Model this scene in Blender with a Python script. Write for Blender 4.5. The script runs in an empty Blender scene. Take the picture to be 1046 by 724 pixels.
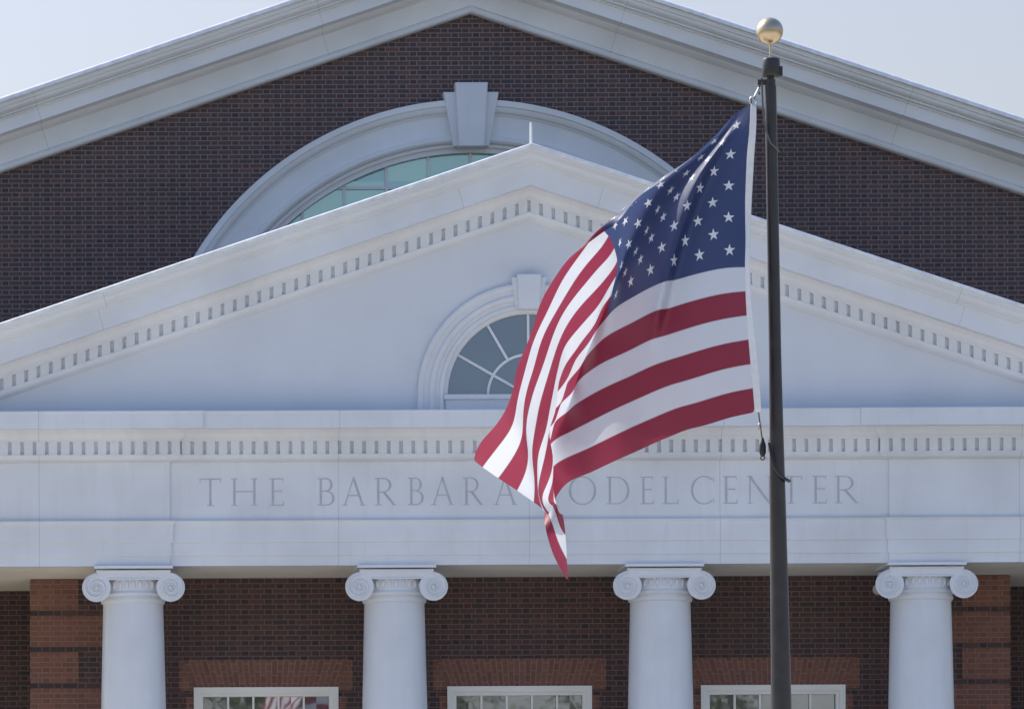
import bpy, bmesh, math, random
import numpy as np
from mathutils import Vector, Matrix
random.seed(7)
R = math.radians
PI = math.pi
scene = bpy.context.scene
COL = scene.collection

# ------------------------------------------------------------------ camera
EYE = Vector((-5.8, -60.0, 1.65))          # photographer on the lawn, left of the portico's axis
cam_data = bpy.data.cameras.new('camera')
cam_data.sensor_width = 36.0
cam_data.lens = 36.0 * 4812.0 / 1046.0
cam_data.shift_x = (523.0 - 77.5) / 1046.0
cam_data.shift_y = (981.0 - 362.0) / 1046.0
cam_data.clip_start = 0.5
cam_data.clip_end = 3000.0
cam = bpy.data.objects.new('camera', cam_data)
cam.location = EYE
cam.rotation_euler = (R(90), 0.0045, 0)
COL.objects.link(cam)
scene.camera = cam

# ------------------------------------------------------------------ light
SUN_AZ = R(312.0)        # clockwise from +Y : behind the building, to the left
SUN_EL = R(44.0)
world = bpy.data.worlds.new('World')
scene.world = world
world.use_nodes = True
wt = world.node_tree
bg = wt.nodes['Background']
sky = wt.nodes.new('ShaderNodeTexSky')
sky.sky_type = 'NISHITA'
sky.sun_disc = False
sky.sun_elevation = SUN_EL
sky.sun_rotation = SUN_AZ
sky.altitude = 50
sky.air_density = 1.0
sky.dust_density = 2.0
sky.ozone_density = 5.0
# summer haze: the lowest part of the sky is whiter and a little dimmer than the clear-air model gives
geo_w = wt.nodes.new('ShaderNodeTexCoord')
sep_w = wt.nodes.new('ShaderNodeSeparateXYZ')
wt.links.new(geo_w.outputs['Generated'], sep_w.inputs[0])
low = wt.nodes.new('ShaderNodeMapRange'); low.interpolation_type = 'SMOOTHSTEP'
low.inputs[1].default_value = 0.14; low.inputs[2].default_value = 0.45
low.inputs[3].default_value = 1.0; low.inputs[4].default_value = 0.0
wt.links.new(sep_w.outputs[2], low.inputs[0])
bw = wt.nodes.new('ShaderNodeRGBToBW')
wt.links.new(sky.outputs['Color'], bw.inputs[0])
pale = wt.nodes.new('ShaderNodeVectorMath'); pale.operation = 'SCALE'
pale.inputs[0].default_value = (0.595, 0.605, 0.645)
wt.links.new(bw.outputs[0], pale.inputs['Scale'])
part = wt.nodes.new('ShaderNodeMath'); part.operation = 'MULTIPLY'; part.inputs[1].default_value = 0.90
wt.links.new(low.outputs[0], part.inputs[0])
hz = wt.nodes.new('ShaderNodeMix'); hz.data_type = 'RGBA'
wt.links.new(part.outputs[0], hz.inputs[0])
wt.links.new(sky.outputs['Color'], hz.inputs[6])
wt.links.new(pale.outputs[0], hz.inputs[7])
wt.links.new(hz.outputs[2], bg.inputs['Color'])
bg.inputs['Strength'].default_value = 0.15

sun_dir = Vector((math.sin(SUN_AZ) * math.cos(SUN_EL), math.cos(SUN_AZ) * math.cos(SUN_EL), math.sin(SUN_EL)))
sd = bpy.data.lights.new('sun', 'SUN')
sd.energy = 3.4
sd.angle = R(0.5)
sd.color = (1.0, 0.93, 0.83)
sun = bpy.data.objects.new('sun', sd)
sun.rotation_euler = sun_dir.to_track_quat('Z', 'Y').to_euler()
sun.location = (-40, 30, 60)
COL.objects.link(sun)

vs = scene.view_settings
vs.view_transform = 'Standard'
vs.look = 'None'
vs.gamma = 1.0
vs.use_curve_mapping = False
vs.exposure = 0.78
scene.cycles.max_bounces = 8

# the flag's cloth: 61 x 40 points (x, y, z in mm), settled by a cloth relaxation
FLAG = [
    1276, -110, 2281, 1272, -122, 2219, 1268, -132, 2156, 1262, -140, 2094, 1255, -145, 2032, 1248, -148, 1970, 1241, -149, 1909, 1237, -148, 1848, 1234, -148, 1787, 1231, -151, 1727, 1228, -156, 1668, 1225, -160, 1608, 1223, -161, 1547, 1222, -161, 1486, 1222, -165, 1424, 1221, -175, 1363, 1220, -191, 1303, 1219, -210, 1243, 1216, -228, 1182, 1212, -245, 1119, 1207, -260, 1055, 1204, -274, 991, 1203, -287, 927, 1202, -299, 863, 1202, -312, 799, 1202, -325, 735, 1203, -337, 672, 1204, -349, 608, 1206, -360, 545, 1209, -370, 481, 1212, -380, 417, 1216, -389, 353, 1219, -398, 289, 1223, -406, 225, 1228, -413, 162, 1233, -418, 99, 1237, -423, 36, 1242, -427, -27, 1246, -430, -88, 1250, -433, -150,
    1226, -74, 2260, 1223, -86, 2203, 1217, -97, 2145, 1208, -109, 2086, 1197, -119, 2028, 1186, -126, 1969, 1178, -131, 1910, 1172, -132, 1851, 1169, -133, 1791, 1167, -135, 1732, 1164, -140, 1673, 1161, -145, 1614, 1159, -148, 1554, 1158, -152, 1494, 1157, -158, 1433, 1157, -168, 1373, 1157, -180, 1312, 1157, -194, 1251, 1155, -208, 1189, 1152, -221, 1126, 1149, -234, 1061, 1147, -244, 996, 1147, -254, 930, 1148, -264, 865, 1149, -274, 800, 1150, -284, 735, 1152, -294, 671, 1155, -304, 607, 1158, -314, 543, 1162, -323, 479, 1167, -332, 415, 1172, -340, 351, 1177, -348, 288, 1182, -355, 224, 1188, -361, 161, 1194, -365, 98, 1200, -369, 35, 1205, -372, -27, 1211, -374, -89, 1215, -376, -151,
    1180, -45, 2233, 1177, -51, 2182, 1170, -73, 2129, 1158, -85, 2076, 1143, -89, 2022, 1129, -99, 1967, 1117, -108, 1910, 1110, -112, 1852, 1106, -113, 1793, 1104, -116, 1735, 1102, -120, 1677, 1099, -126, 1618, 1097, -132, 1559, 1095, -138, 1499, 1094, -146, 1439, 1095, -155, 1379, 1095, -165, 1318, 1096, -175, 1256, 1096, -185, 1194, 1094, -195, 1130, 1093, -204, 1064, 1092, -212, 998, 1093, -219, 932, 1094, -227, 866, 1096, -235, 800, 1099, -243, 734, 1102, -252, 670, 1106, -261, 605, 1110, -269, 541, 1116, -277, 477, 1121, -285, 413, 1127, -292, 349, 1134, -298, 286, 1141, -304, 222, 1148, -309, 159, 1155, -312, 97, 1162, -315, 34, 1169, -317, -28, 1175, -318, -91, 1181, -319, -153,
    1138, -26, 2196, 1137, -22, 2153, 1130, -51, 2108, 1116, -84, 2061, 1097, -99, 2011, 1078, -95, 1960, 1062, -84, 1906, 1052, -84, 1850, 1047, -88, 1792, 1044, -91, 1734, 1042, -95, 1676, 1040, -101, 1618, 1037, -109, 1560, 1035, -117, 1501, 1034, -126, 1442, 1034, -134, 1382, 1036, -142, 1320, 1038, -148, 1258, 1039, -156, 1194, 1038, -163, 1130, 1038, -170, 1064, 1038, -176, 997, 1039, -182, 930, 1041, -189, 864, 1044, -196, 797, 1047, -203, 732, 1051, -211, 666, 1056, -218, 602, 1062, -226, 537, 1068, -232, 473, 1075, -239, 409, 1083, -244, 346, 1091, -249, 283, 1099, -253, 220, 1107, -256, 157, 1116, -258, 94, 1124, -260, 32, 1132, -261, -30, 1140, -261, -92, 1147, -262, -155,
    1099, -17, 2151, 1098, 2, 2119, 1093, -16, 2082, 1079, -57, 2041, 1058, -104, 1995, 1035, -135, 1948, 1015, -135, 1897, 1000, -108, 1844, 991, -71, 1788, 987, -61, 1731, 985, -64, 1673, 983, -70, 1615, 981, -79, 1557, 978, -89, 1499, 976, -98, 1440, 977, -106, 1380, 979, -112, 1319, 982, -117, 1256, 984, -122, 1192, 985, -127, 1127, 985, -133, 1060, 986, -138, 993, 987, -144, 926, 989, -151, 859, 992, -157, 792, 996, -164, 726, 1000, -171, 661, 1006, -177, 596, 1013, -183, 532, 1021, -188, 468, 1029, -192, 404, 1038, -196, 341, 1047, -199, 278, 1057, -201, 215, 1067, -203, 153, 1077, -203, 90, 1087, -204, 28, 1096, -204, -34, 1105, -205, -96, 1113, -205, -158,
    1058, -14, 2103, 1058, 20, 2081, 1055, 19, 2053, 1044, -7, 2017, 1025, -52, 1976, 1000, -110, 1931, 975, -165, 1884, 955, -189, 1834, 941, -155, 1780, 934, -99, 1724, 931, -53, 1667, 929, -36, 1610, 927, -44, 1552, 924, -54, 1494, 922, -64, 1435, 923, -71, 1375, 925, -77, 1314, 927, -82, 1251, 930, -86, 1186, 932, -90, 1121, 933, -95, 1054, 934, -100, 986, 935, -106, 919, 937, -113, 851, 940, -119, 785, 944, -126, 719, 949, -131, 654, 955, -137, 589, 963, -141, 525, 972, -144, 461, 982, -146, 397, 992, -148, 334, 1003, -148, 272, 1014, -149, 209, 1026, -149, 147, 1037, -149, 85, 1049, -149, 23, 1060, -149, -39, 1070, -149, -100, 1081, -150, -162,
    1013, -11, 2055, 1014, 34, 2043, 1013, 49, 2023, 1008, 39, 1993, 993, 8, 1955, 970, -40, 1912, 943, -99, 1868, 918, -164, 1820, 899, -193, 1770, 886, -182, 1716, 880, -143, 1660, 877, -85, 1603, 875, -38, 1545, 873, -17, 1487, 871, -25, 1428, 871, -33, 1368, 872, -39, 1307, 875, -44, 1244, 878, -48, 1179, 880, -52, 1113, 882, -56, 1046, 883, -62, 978, 884, -68, 911, 886, -75, 843, 888, -81, 776, 892, -87, 710, 898, -91, 645, 905, -95, 580, 913, -97, 516, 923, -99, 452, 934, -99, 389, 946, -99, 326, 958, -98, 264, 971, -97, 201, 984, -97, 139, 997, -96, 78, 1010, -96, 16, 1023, -95, -45, 1035, -95, -107, 1048, -96, -168,
    964, -6, 2010, 966, 47, 2005, 968, 74, 1993, 968, 79, 1969, 959, 63, 1934, 941, 27, 1893, 915, -23, 1850, 887, -82, 1804, 863, -119, 1756, 845, -148, 1705, 834, -170, 1651, 828, -163, 1594, 825, -129, 1537, 823, -75, 1479, 822, -26, 1420, 821, 2, 1360, 822, 1, 1298, 824, -4, 1235, 826, -9, 1171, 829, -13, 1105, 831, -17, 1038, 833, -23, 970, 834, -29, 902, 836, -35, 834, 839, -40, 767, 843, -45, 701, 848, -48, 636, 855, -51, 571, 864, -52, 507, 875, -52, 443, 887, -51, 379, 900, -50, 317, 913, -49, 254, 927, -48, 192, 941, -47, 131, 956, -46, 69, 970, -46, 8, 985, -45, -53, 999, -45, -114, 1014, -44, -175,
    916, 2, 1966, 918, 59, 1966, 921, 95, 1961, 923, 113, 1944, 920, 111, 1915, 908, 88, 1876, 887, 49, 1833, 859, -3, 1788, 832, -39, 1742, 809, -68, 1692, 793, -95, 1640, 783, -120, 1585, 777, -143, 1528, 775, -143, 1470, 774, -115, 1411, 773, -64, 1350, 773, -11, 1289, 775, 26, 1226, 777, 33, 1162, 780, 28, 1096, 782, 23, 1029, 784, 19, 961, 786, 14, 893, 789, 9, 826, 792, 5, 759, 797, 2, 693, 802, -1, 627, 809, -2, 562, 818, -3, 497, 829, -3, 433, 841, -3, 370, 855, -2, 307, 869, -1, 244, 883, 0, 182, 898, 0, 121, 914, 1, 60, 929, 1, -1, 946, 3, -62, 962, 4, -122, 978, 6, -183,
    869, 12, 1921, 870, 70, 1926, 873, 113, 1927, 876, 141, 1918, 876, 152, 1895, 870, 144, 1860, 854, 115, 1818, 830, 72, 1773, 802, 40, 1727, 776, 10, 1679, 756, -18, 1628, 742, -43, 1574, 734, -67, 1518, 729, -90, 1460, 727, -113, 1401, 727, -119, 1341, 727, -96, 1279, 728, -48, 1216, 730, 10, 1152, 732, 52, 1086, 734, 66, 1019, 737, 62, 952, 740, 59, 884, 744, 56, 817, 748, 54, 750, 753, 52, 684, 759, 50, 619, 767, 49, 553, 776, 48, 489, 787, 47, 425, 799, 46, 361, 812, 46, 298, 826, 45, 235, 841, 45, 173, 856, 45, 111, 872, 46, 50, 889, 47, -10, 906, 49, -70, 923, 53, -130, 940, 56, -190,
    823, 23, 1879, 823, 82, 1888, 824, 129, 1893, 826, 164, 1891, 828, 187, 1875, 827, 192, 1846, 816, 176, 1806, 797, 143, 1761, 771, 114, 1715, 745, 87, 1666, 723, 59, 1615, 707, 33, 1562, 695, 9, 1506, 688, -14, 1449, 684, -36, 1390, 683, -58, 1330, 682, -79, 1269, 683, -91, 1206, 684, -72, 1141, 686, -28, 1076, 688, 31, 1009, 691, 81, 941, 694, 105, 874, 699, 104, 807, 704, 103, 741, 710, 102, 675, 717, 102, 610, 726, 101, 545, 735, 99, 481, 746, 97, 416, 759, 95, 353, 772, 93, 290, 786, 92, 227, 800, 91, 165, 816, 91, 103, 833, 92, 43, 850, 95, -17, 868, 98, -77, 885, 103, -136, 901, 108, -196,
    776, 34, 1842, 775, 94, 1851, 774, 143, 1859, 775, 185, 1862, 778, 216, 1854, 779, 232, 1830, 774, 229, 1794, 759, 207, 1750, 738, 185, 1703, 714, 161, 1654, 692, 135, 1603, 674, 109, 1550, 660, 85, 1494, 650, 62, 1438, 644, 40, 1379, 641, 19, 1319, 640, -1, 1258, 640, -22, 1195, 641, -42, 1130, 642, -58, 1064, 643, -43, 998, 646, -2, 930, 650, 60, 863, 654, 115, 796, 660, 148, 730, 666, 151, 665, 674, 150, 600, 683, 149, 536, 694, 146, 472, 706, 144, 409, 719, 141, 345, 733, 139, 283, 747, 138, 220, 763, 138, 158, 779, 140, 97, 796, 142, 37, 815, 147, -22, 832, 152, -81, 849, 158, -140, 864, 164, -199,
    727, 46, 1808, 725, 106, 1818, 723, 156, 1827, 723, 202, 1833, 725, 240, 1830, 728, 267, 1813, 727, 276, 1781, 720, 265, 1739, 704, 251, 1692, 684, 231, 1642, 663, 208, 1591, 645, 184, 1537, 630, 160, 1482, 617, 137, 1425, 609, 115, 1367, 603, 94, 1308, 600, 74, 1247, 599, 55, 1184, 599, 36, 1119, 600, 17, 1054, 601, 0, 987, 604, -16, 919, 607, -6, 852, 611, 32, 785, 616, 91, 719, 622, 159, 654, 630, 190, 590, 640, 193, 526, 651, 190, 463, 665, 188, 400, 679, 187, 338, 695, 186, 276, 710, 187, 214, 727, 189, 153, 745, 193, 93, 763, 198, 33, 782, 204, -26, 800, 211, -84, 817, 217, -143, 833, 223, -202,
    680, 58, 1772, 677, 117, 1783, 674, 169, 1794, 671, 217, 1803, 672, 260, 1804, 675, 295, 1792, 679, 315, 1766, 677, 317, 1727, 669, 313, 1680, 654, 299, 1630, 637, 279, 1577, 619, 257, 1523, 603, 234, 1468, 588, 211, 1412, 577, 189, 1355, 568, 168, 1296, 564, 149, 1235, 561, 130, 1173, 561, 112, 1109, 561, 95, 1043, 562, 79, 977, 564, 64, 909, 567, 47, 842, 570, 30, 775, 574, 32, 709, 580, 100, 644, 587, 166, 580, 596, 212, 516, 608, 230, 453, 623, 232, 391, 639, 232, 329, 656, 235, 268, 673, 238, 207, 692, 243, 147, 711, 250, 87, 730, 257, 28, 750, 265, -30, 770, 273, -89, 789, 280, -147, 806, 286, -206,
    634, 73, 1736, 631, 131, 1746, 627, 183, 1757, 623, 231, 1768, 620, 277, 1773, 622, 317, 1767, 628, 347, 1745, 632, 361, 1710, 632, 368, 1666, 625, 362, 1615, 612, 348, 1562, 596, 329, 1508, 580, 307, 1453, 564, 285, 1398, 549, 263, 1341, 538, 242, 1283, 530, 222, 1223, 526, 204, 1162, 525, 186, 1098, 525, 171, 1033, 526, 157, 967, 528, 142, 900, 531, 126, 833, 534, 110, 766, 537, 91, 700, 541, 117, 635, 547, 155, 570, 555, 207, 506, 567, 253, 443, 581, 277, 381, 598, 281, 319, 616, 286, 259, 635, 292, 198, 655, 300, 139, 675, 309, 79, 696, 318, 21, 718, 327, -37, 740, 335, -95, 761, 342, -153, 781, 348, -211,
    586, 89, 1703, 586, 146, 1709, 583, 197, 1718, 577, 245, 1729, 571, 292, 1738, 571, 336, 1736, 576, 372, 1720, 584, 397, 1690, 590, 414, 1648, 591, 419, 1599, 586, 412, 1547, 575, 397, 1492, 560, 378, 1437, 543, 357, 1382, 526, 336, 1326, 511, 314, 1269, 500, 294, 1210, 494, 276, 1150, 491, 259, 1087, 491, 245, 1022, 493, 231, 956, 495, 217, 890, 498, 202, 823, 501, 186, 757, 504, 169, 691, 507, 189, 625, 512, 214, 560, 519, 246, 496, 529, 289, 432, 542, 328, 370, 558, 333, 308, 576, 340, 247, 595, 348, 187, 616, 358, 128, 637, 367, 69, 659, 376, 10, 682, 385, -47, 706, 393, -105, 730, 400, -162, 754, 405, -219,
    535, 106, 1674, 540, 161, 1673, 539, 211, 1678, 532, 259, 1688, 524, 305, 1699, 520, 350, 1701, 524, 391, 1690, 533, 424, 1665, 544, 451, 1627, 552, 466, 1581, 554, 469, 1530, 550, 461, 1476, 539, 447, 1420, 524, 428, 1365, 506, 407, 1310, 489, 386, 1254, 475, 366, 1196, 466, 347, 1136, 461, 331, 1074, 460, 317, 1010, 461, 303, 945, 463, 289, 878, 466, 275, 812, 469, 261, 746, 473, 245, 680, 476, 263, 615, 481, 285, 550, 487, 313, 485, 495, 350, 421, 506, 385, 358, 520, 390, 296, 536, 397, 235, 555, 405, 174, 575, 413, 115, 597, 421, 56, 619, 429, -3, 643, 437, -60, 669, 443, -117, 695, 449, -173, 722, 454, -229,
    483, 120, 1644, 491, 173, 1637, 493, 223, 1638, 486, 269, 1647, 476, 315, 1659, 469, 360, 1664, 472, 403, 1656, 481, 441, 1634, 495, 477, 1601, 508, 502, 1559, 517, 516, 1511, 519, 518, 1458, 515, 510, 1404, 504, 496, 1348, 488, 477, 1293, 470, 457, 1238, 453, 437, 1181, 441, 418, 1122, 434, 401, 1061, 431, 387, 997, 431, 373, 932, 432, 359, 866, 434, 347, 800, 438, 334, 734, 441, 321, 669, 446, 337, 604, 450, 358, 539, 456, 384, 474, 463, 416, 410, 472, 446, 346, 484, 449, 283, 498, 454, 221, 515, 460, 161, 534, 465, 100, 555, 471, 41, 577, 476, -17, 602, 481, -75, 628, 486, -131, 657, 492, -186, 686, 497, -241,
    433, 130, 1607, 442, 182, 1599, 445, 231, 1598, 438, 276, 1606, 427, 321, 1618, 420, 365, 1624, 422, 409, 1617, 432, 450, 1598, 446, 491, 1568, 460, 526, 1531, 473, 550, 1488, 482, 564, 1439, 484, 566, 1386, 479, 558, 1332, 467, 544, 1277, 450, 526, 1222, 433, 507, 1165, 419, 488, 1107, 409, 471, 1046, 403, 455, 983, 401, 441, 919, 400, 428, 853, 402, 416, 788, 404, 405, 722, 408, 395, 657, 413, 411, 592, 419, 431, 528, 425, 455, 463, 432, 482, 399, 441, 507, 335, 451, 509, 272, 463, 510, 209, 478, 512, 147, 495, 514, 86, 514, 516, 26, 536, 518, -33, 560, 521, -90, 587, 526, -146, 616, 531, -201, 646, 538, -255,
    388, 136, 1563, 395, 187, 1557, 396, 234, 1558, 388, 279, 1567, 377, 322, 1578, 371, 365, 1583, 375, 408, 1575, 386, 450, 1556, 400, 495, 1529, 414, 536, 1497, 428, 571, 1459, 440, 596, 1415, 448, 610, 1366, 449, 613, 1314, 442, 606, 1261, 428, 592, 1206, 412, 575, 1150, 397, 556, 1092, 385, 539, 1032, 377, 523, 969, 372, 508, 905, 368, 495, 840, 368, 484, 775, 369, 475, 709, 372, 468, 645, 378, 482, 580, 384, 501, 516, 392, 522, 452, 400, 546, 388, 409, 566, 324, 419, 565, 260, 430, 563, 197, 443, 562, 135, 458, 560, 73, 477, 560, 13, 498, 560, -47, 521, 562, -104, 548, 567, -160, 576, 572, -216, 606, 580, -270,
    349, 140, 1514, 350, 187, 1514, 346, 232, 1520, 337, 276, 1530, 328, 318, 1539, 326, 360, 1540, 334, 401, 1530, 347, 443, 1510, 361, 489, 1484, 374, 535, 1455, 386, 577, 1422, 398, 613, 1384, 409, 640, 1341, 415, 655, 1294, 414, 658, 1242, 405, 652, 1189, 391, 639, 1133, 377, 623, 1076, 364, 606, 1016, 353, 589, 954, 344, 575, 890, 338, 562, 826, 333, 551, 761, 332, 543, 696, 334, 536, 631, 339, 549, 567, 347, 566, 503, 356, 584, 440, 366, 604, 376, 376, 620, 313, 387, 617, 249, 398, 614, 186, 411, 610, 124, 427, 608, 62, 445, 606, 2, 465, 607, -58, 489, 609, -116, 514, 613, -173, 541, 620, -229, 569, 628, -284,
    312, 145, 1463, 305, 186, 1474, 296, 226, 1485, 286, 267, 1496, 280, 308, 1500, 285, 348, 1496, 298, 387, 1481, 315, 428, 1459, 329, 474, 1434, 340, 523, 1408, 351, 571, 1379, 363, 615, 1346, 374, 652, 1309, 383, 680, 1266, 387, 697, 1220, 382, 702, 1169, 372, 696, 1115, 359, 685, 1058, 345, 671, 998, 332, 655, 937, 320, 641, 874, 310, 629, 811, 302, 618, 746, 297, 608, 682, 296, 601, 617, 299, 611, 553, 307, 624, 490, 316, 639, 426, 328, 654, 363, 340, 668, 301, 353, 665, 238, 367, 662, 176, 382, 659, 114, 398, 657, 53, 417, 657, -7, 438, 659, -66, 460, 662, -125, 485, 668, -182, 510, 675, -239, 537, 684, -296,
    271, 155, 1418, 257, 184, 1438, 244, 216, 1454, 235, 254, 1462, 236, 293, 1461, 248, 331, 1449, 268, 368, 1430, 288, 408, 1407, 304, 454, 1382, 316, 504, 1357, 326, 555, 1330, 338, 604, 1301, 350, 649, 1268, 360, 688, 1231, 365, 718, 1190, 363, 736, 1143, 355, 743, 1092, 344, 741, 1037, 331, 732, 979, 316, 720, 919, 302, 707, 857, 288, 695, 794, 275, 684, 730, 266, 673, 666, 261, 663, 602, 261, 668, 538, 266, 676, 475, 275, 686, 412, 287, 699, 350, 302, 710, 288, 317, 709, 226, 333, 708, 165, 351, 708, 104, 369, 708, 43, 389, 711, -16, 410, 715, -75, 433, 721, -133, 457, 729, -191, 482, 737, -249, 508, 745, -306,
    224, 165, 1380, 206, 181, 1405, 192, 204, 1421, 187, 237, 1426, 195, 273, 1418, 215, 309, 1401, 241, 344, 1378, 264, 384, 1354, 282, 431, 1329, 297, 482, 1305, 310, 534, 1280, 322, 585, 1252, 334, 635, 1223, 343, 681, 1190, 347, 722, 1153, 344, 754, 1111, 337, 775, 1065, 327, 785, 1013, 315, 786, 957, 302, 781, 898, 287, 772, 837, 270, 760, 775, 255, 748, 712, 241, 735, 649, 231, 723, 585, 226, 722, 522, 227, 724, 459, 233, 730, 396, 244, 739, 334, 259, 750, 272, 277, 750, 211, 296, 753, 151, 315, 756, 91, 336, 761, 32, 357, 767, -27, 380, 774, -86, 403, 782, -144, 428, 791, -201, 453, 800, -258, 479, 809, -315,
    174, 164, 1347, 155, 172, 1371, 143, 189, 1386, 144, 217, 1386, 159, 250, 1372, 185, 283, 1351, 215, 319, 1326, 240, 360, 1302, 260, 407, 1278, 277, 459, 1254, 292, 511, 1229, 307, 564, 1203, 318, 615, 1175, 325, 666, 1144, 327, 714, 1110, 322, 756, 1074, 314, 791, 1032, 304, 815, 985, 294, 828, 932, 283, 833, 875, 270, 830, 816, 254, 822, 754, 236, 810, 692, 220, 796, 630, 205, 781, 567, 196, 775, 504, 191, 772, 441, 193, 773, 378, 202, 780, 316, 216, 789, 255, 234, 792, 194, 254, 797, 135, 275, 804, 75, 297, 812, 17, 320, 821, -41, 344, 831, -99, 369, 841, -156, 394, 851, -213, 421, 860, -270, 448, 868, -326,
    125, 145, 1312, 107, 151, 1334, 98, 167, 1345, 104, 193, 1341, 125, 224, 1324, 155, 257, 1301, 185, 294, 1276, 211, 337, 1252, 231, 386, 1229, 249, 438, 1206, 266, 491, 1182, 282, 543, 1155, 294, 596, 1127, 300, 647, 1096, 300, 698, 1064, 294, 747, 1030, 285, 791, 993, 275, 827, 950, 267, 853, 902, 259, 870, 848, 248, 877, 791, 235, 876, 731, 217, 867, 670, 199, 854, 608, 182, 838, 546, 169, 829, 484, 160, 823, 421, 158, 821, 359, 163, 825, 297, 174, 833, 236, 190, 836, 175, 209, 843, 116, 231, 852, 57, 254, 863, -1, 278, 873, -59, 303, 884, -116, 329, 894, -172, 356, 904, -228, 384, 914, -283, 413, 922, -338,
    79, 108, 1275, 63, 120, 1294, 57, 139, 1301, 68, 166, 1293, 92, 197, 1274, 122, 232, 1251, 151, 272, 1227, 174, 317, 1205, 194, 368, 1183, 213, 421, 1161, 231, 473, 1136, 248, 525, 1109, 261, 576, 1080, 268, 628, 1048, 269, 679, 1016, 264, 730, 982, 256, 779, 947, 246, 823, 908, 238, 861, 864, 231, 890, 815, 223, 909, 761, 212, 916, 705, 196, 915, 646, 178, 906, 585, 160, 893, 524, 144, 885, 463, 132, 878, 401, 127, 874, 340, 128, 877, 278, 135, 883, 216, 148, 886, 156, 165, 892, 96, 186, 901, 37, 208, 911, -21, 232, 921, -79, 258, 931, -135, 285, 941, -191, 313, 951, -245, 344, 960, -299, 375, 968, -352,
    35, 61, 1239, 21, 82, 1253, 19, 107, 1255, 33, 136, 1244, 58, 170, 1224, 86, 208, 1202, 111, 252, 1181, 132, 300, 1161, 152, 352, 1140, 171, 404, 1117, 190, 455, 1091, 208, 506, 1063, 223, 557, 1033, 232, 607, 1000, 236, 658, 967, 235, 709, 932, 229, 760, 897, 221, 808, 860, 213, 852, 819, 206, 891, 775, 199, 921, 726, 188, 941, 673, 174, 950, 618, 156, 951, 560, 138, 944, 502, 120, 940, 442, 107, 936, 382, 98, 934, 321, 96, 936, 259, 101, 940, 198, 110, 940, 137, 124, 944, 77, 142, 950, 17, 163, 957, -41, 186, 965, -99, 211, 973, -156, 239, 981, -211, 269, 990, -264, 301, 999, -317, 334, 1009, -368,
    -8, 10, 1204, -19, 41, 1211, -18, 72, 1208, -2, 107, 1195, 23, 144, 1175, 48, 186, 1154, 70, 233, 1135, 90, 282, 1116, 109, 334, 1095, 129, 386, 1072, 149, 436, 1046, 167, 487, 1017, 183, 537, 986, 195, 587, 953, 203, 636, 918, 206, 686, 882, 204, 736, 846, 198, 786, 809, 191, 834, 770, 183, 878, 729, 175, 917, 685, 165, 948, 637, 152, 970, 586, 136, 983, 533, 117, 988, 477, 99, 993, 420, 83, 994, 362, 73, 995, 303, 68, 997, 242, 69, 999, 181, 76, 998, 120, 87, 998, 59, 102, 999, -1, 121, 1003, -60, 143, 1007, -118, 167, 1012, -175, 195, 1019, -230, 225, 1027, -283, 258, 1037, -335, 292, 1047, -385,
    -53, -38, 1169, -59, 0, 1169, -55, 38, 1161, -38, 77, 1145, -15, 119, 1125, 8, 165, 1106, 29, 213, 1088, 49, 263, 1069, 69, 314, 1048, 89, 365, 1025, 108, 416, 1000, 126, 467, 972, 142, 517, 941, 156, 566, 907, 167, 614, 871, 174, 663, 833, 176, 712, 796, 174, 761, 758, 168, 811, 720, 160, 857, 681, 151, 901, 641, 141, 941, 597, 129, 975, 550, 115, 1001, 501, 99, 1019, 449, 81, 1034, 395, 65, 1045, 340, 52, 1051, 283, 44, 1056, 225, 42, 1058, 165, 46, 1054, 105, 55, 1051, 44, 68, 1049, -16, 84, 1048, -76, 105, 1050, -134, 129, 1053, -191, 156, 1059, -247, 186, 1066, -300, 218, 1076, -352, 252, 1088, -402,
    -98, -82, 1131, -99, -38, 1124, -92, 6, 1112, -74, 50, 1095, -53, 95, 1076, -31, 143, 1057, -10, 192, 1039, 11, 242, 1020, 31, 293, 1000, 50, 344, 978, 67, 396, 954, 84, 447, 927, 100, 497, 896, 115, 546, 862, 128, 594, 826, 138, 641, 787, 144, 689, 749, 144, 737, 710, 140, 786, 673, 132, 834, 635, 122, 881, 596, 112, 925, 555, 102, 966, 511, 91, 1002, 464, 80, 1032, 415, 67, 1059, 365, 53, 1080, 313, 39, 1096, 260, 27, 1105, 205, 21, 1110, 149, 21, 1107, 91, 28, 1103, 31, 39, 1099, -29, 54, 1096, -88, 73, 1096, -147, 96, 1098, -204, 122, 1104, -260, 151, 1112, -314, 183, 1123, -366, 216, 1135, -417,
    -142, -122, 1088, -139, -72, 1077, -129, -24, 1062, -111, 23, 1044, -91, 72, 1026, -69, 121, 1007, -46, 170, 989, -25, 219, 970, -6, 271, 950, 10, 323, 930, 25, 376, 908, 41, 428, 882, 57, 478, 852, 73, 526, 818, 87, 573, 782, 99, 620, 744, 106, 667, 705, 109, 715, 666, 106, 763, 628, 99, 811, 591, 89, 859, 553, 78, 906, 514, 70, 950, 471, 63, 992, 426, 57, 1029, 379, 50, 1065, 330, 41, 1096, 281, 29, 1122, 232, 17, 1140, 182, 7, 1151, 131, 4, 1154, 76, 7, 1152, 19, 15, 1148, -40, 28, 1145, -99, 45, 1145, -157, 67, 1148, -214, 93, 1155, -270, 121, 1165, -324, 151, 1177, -378, 182, 1190, -430,
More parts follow.
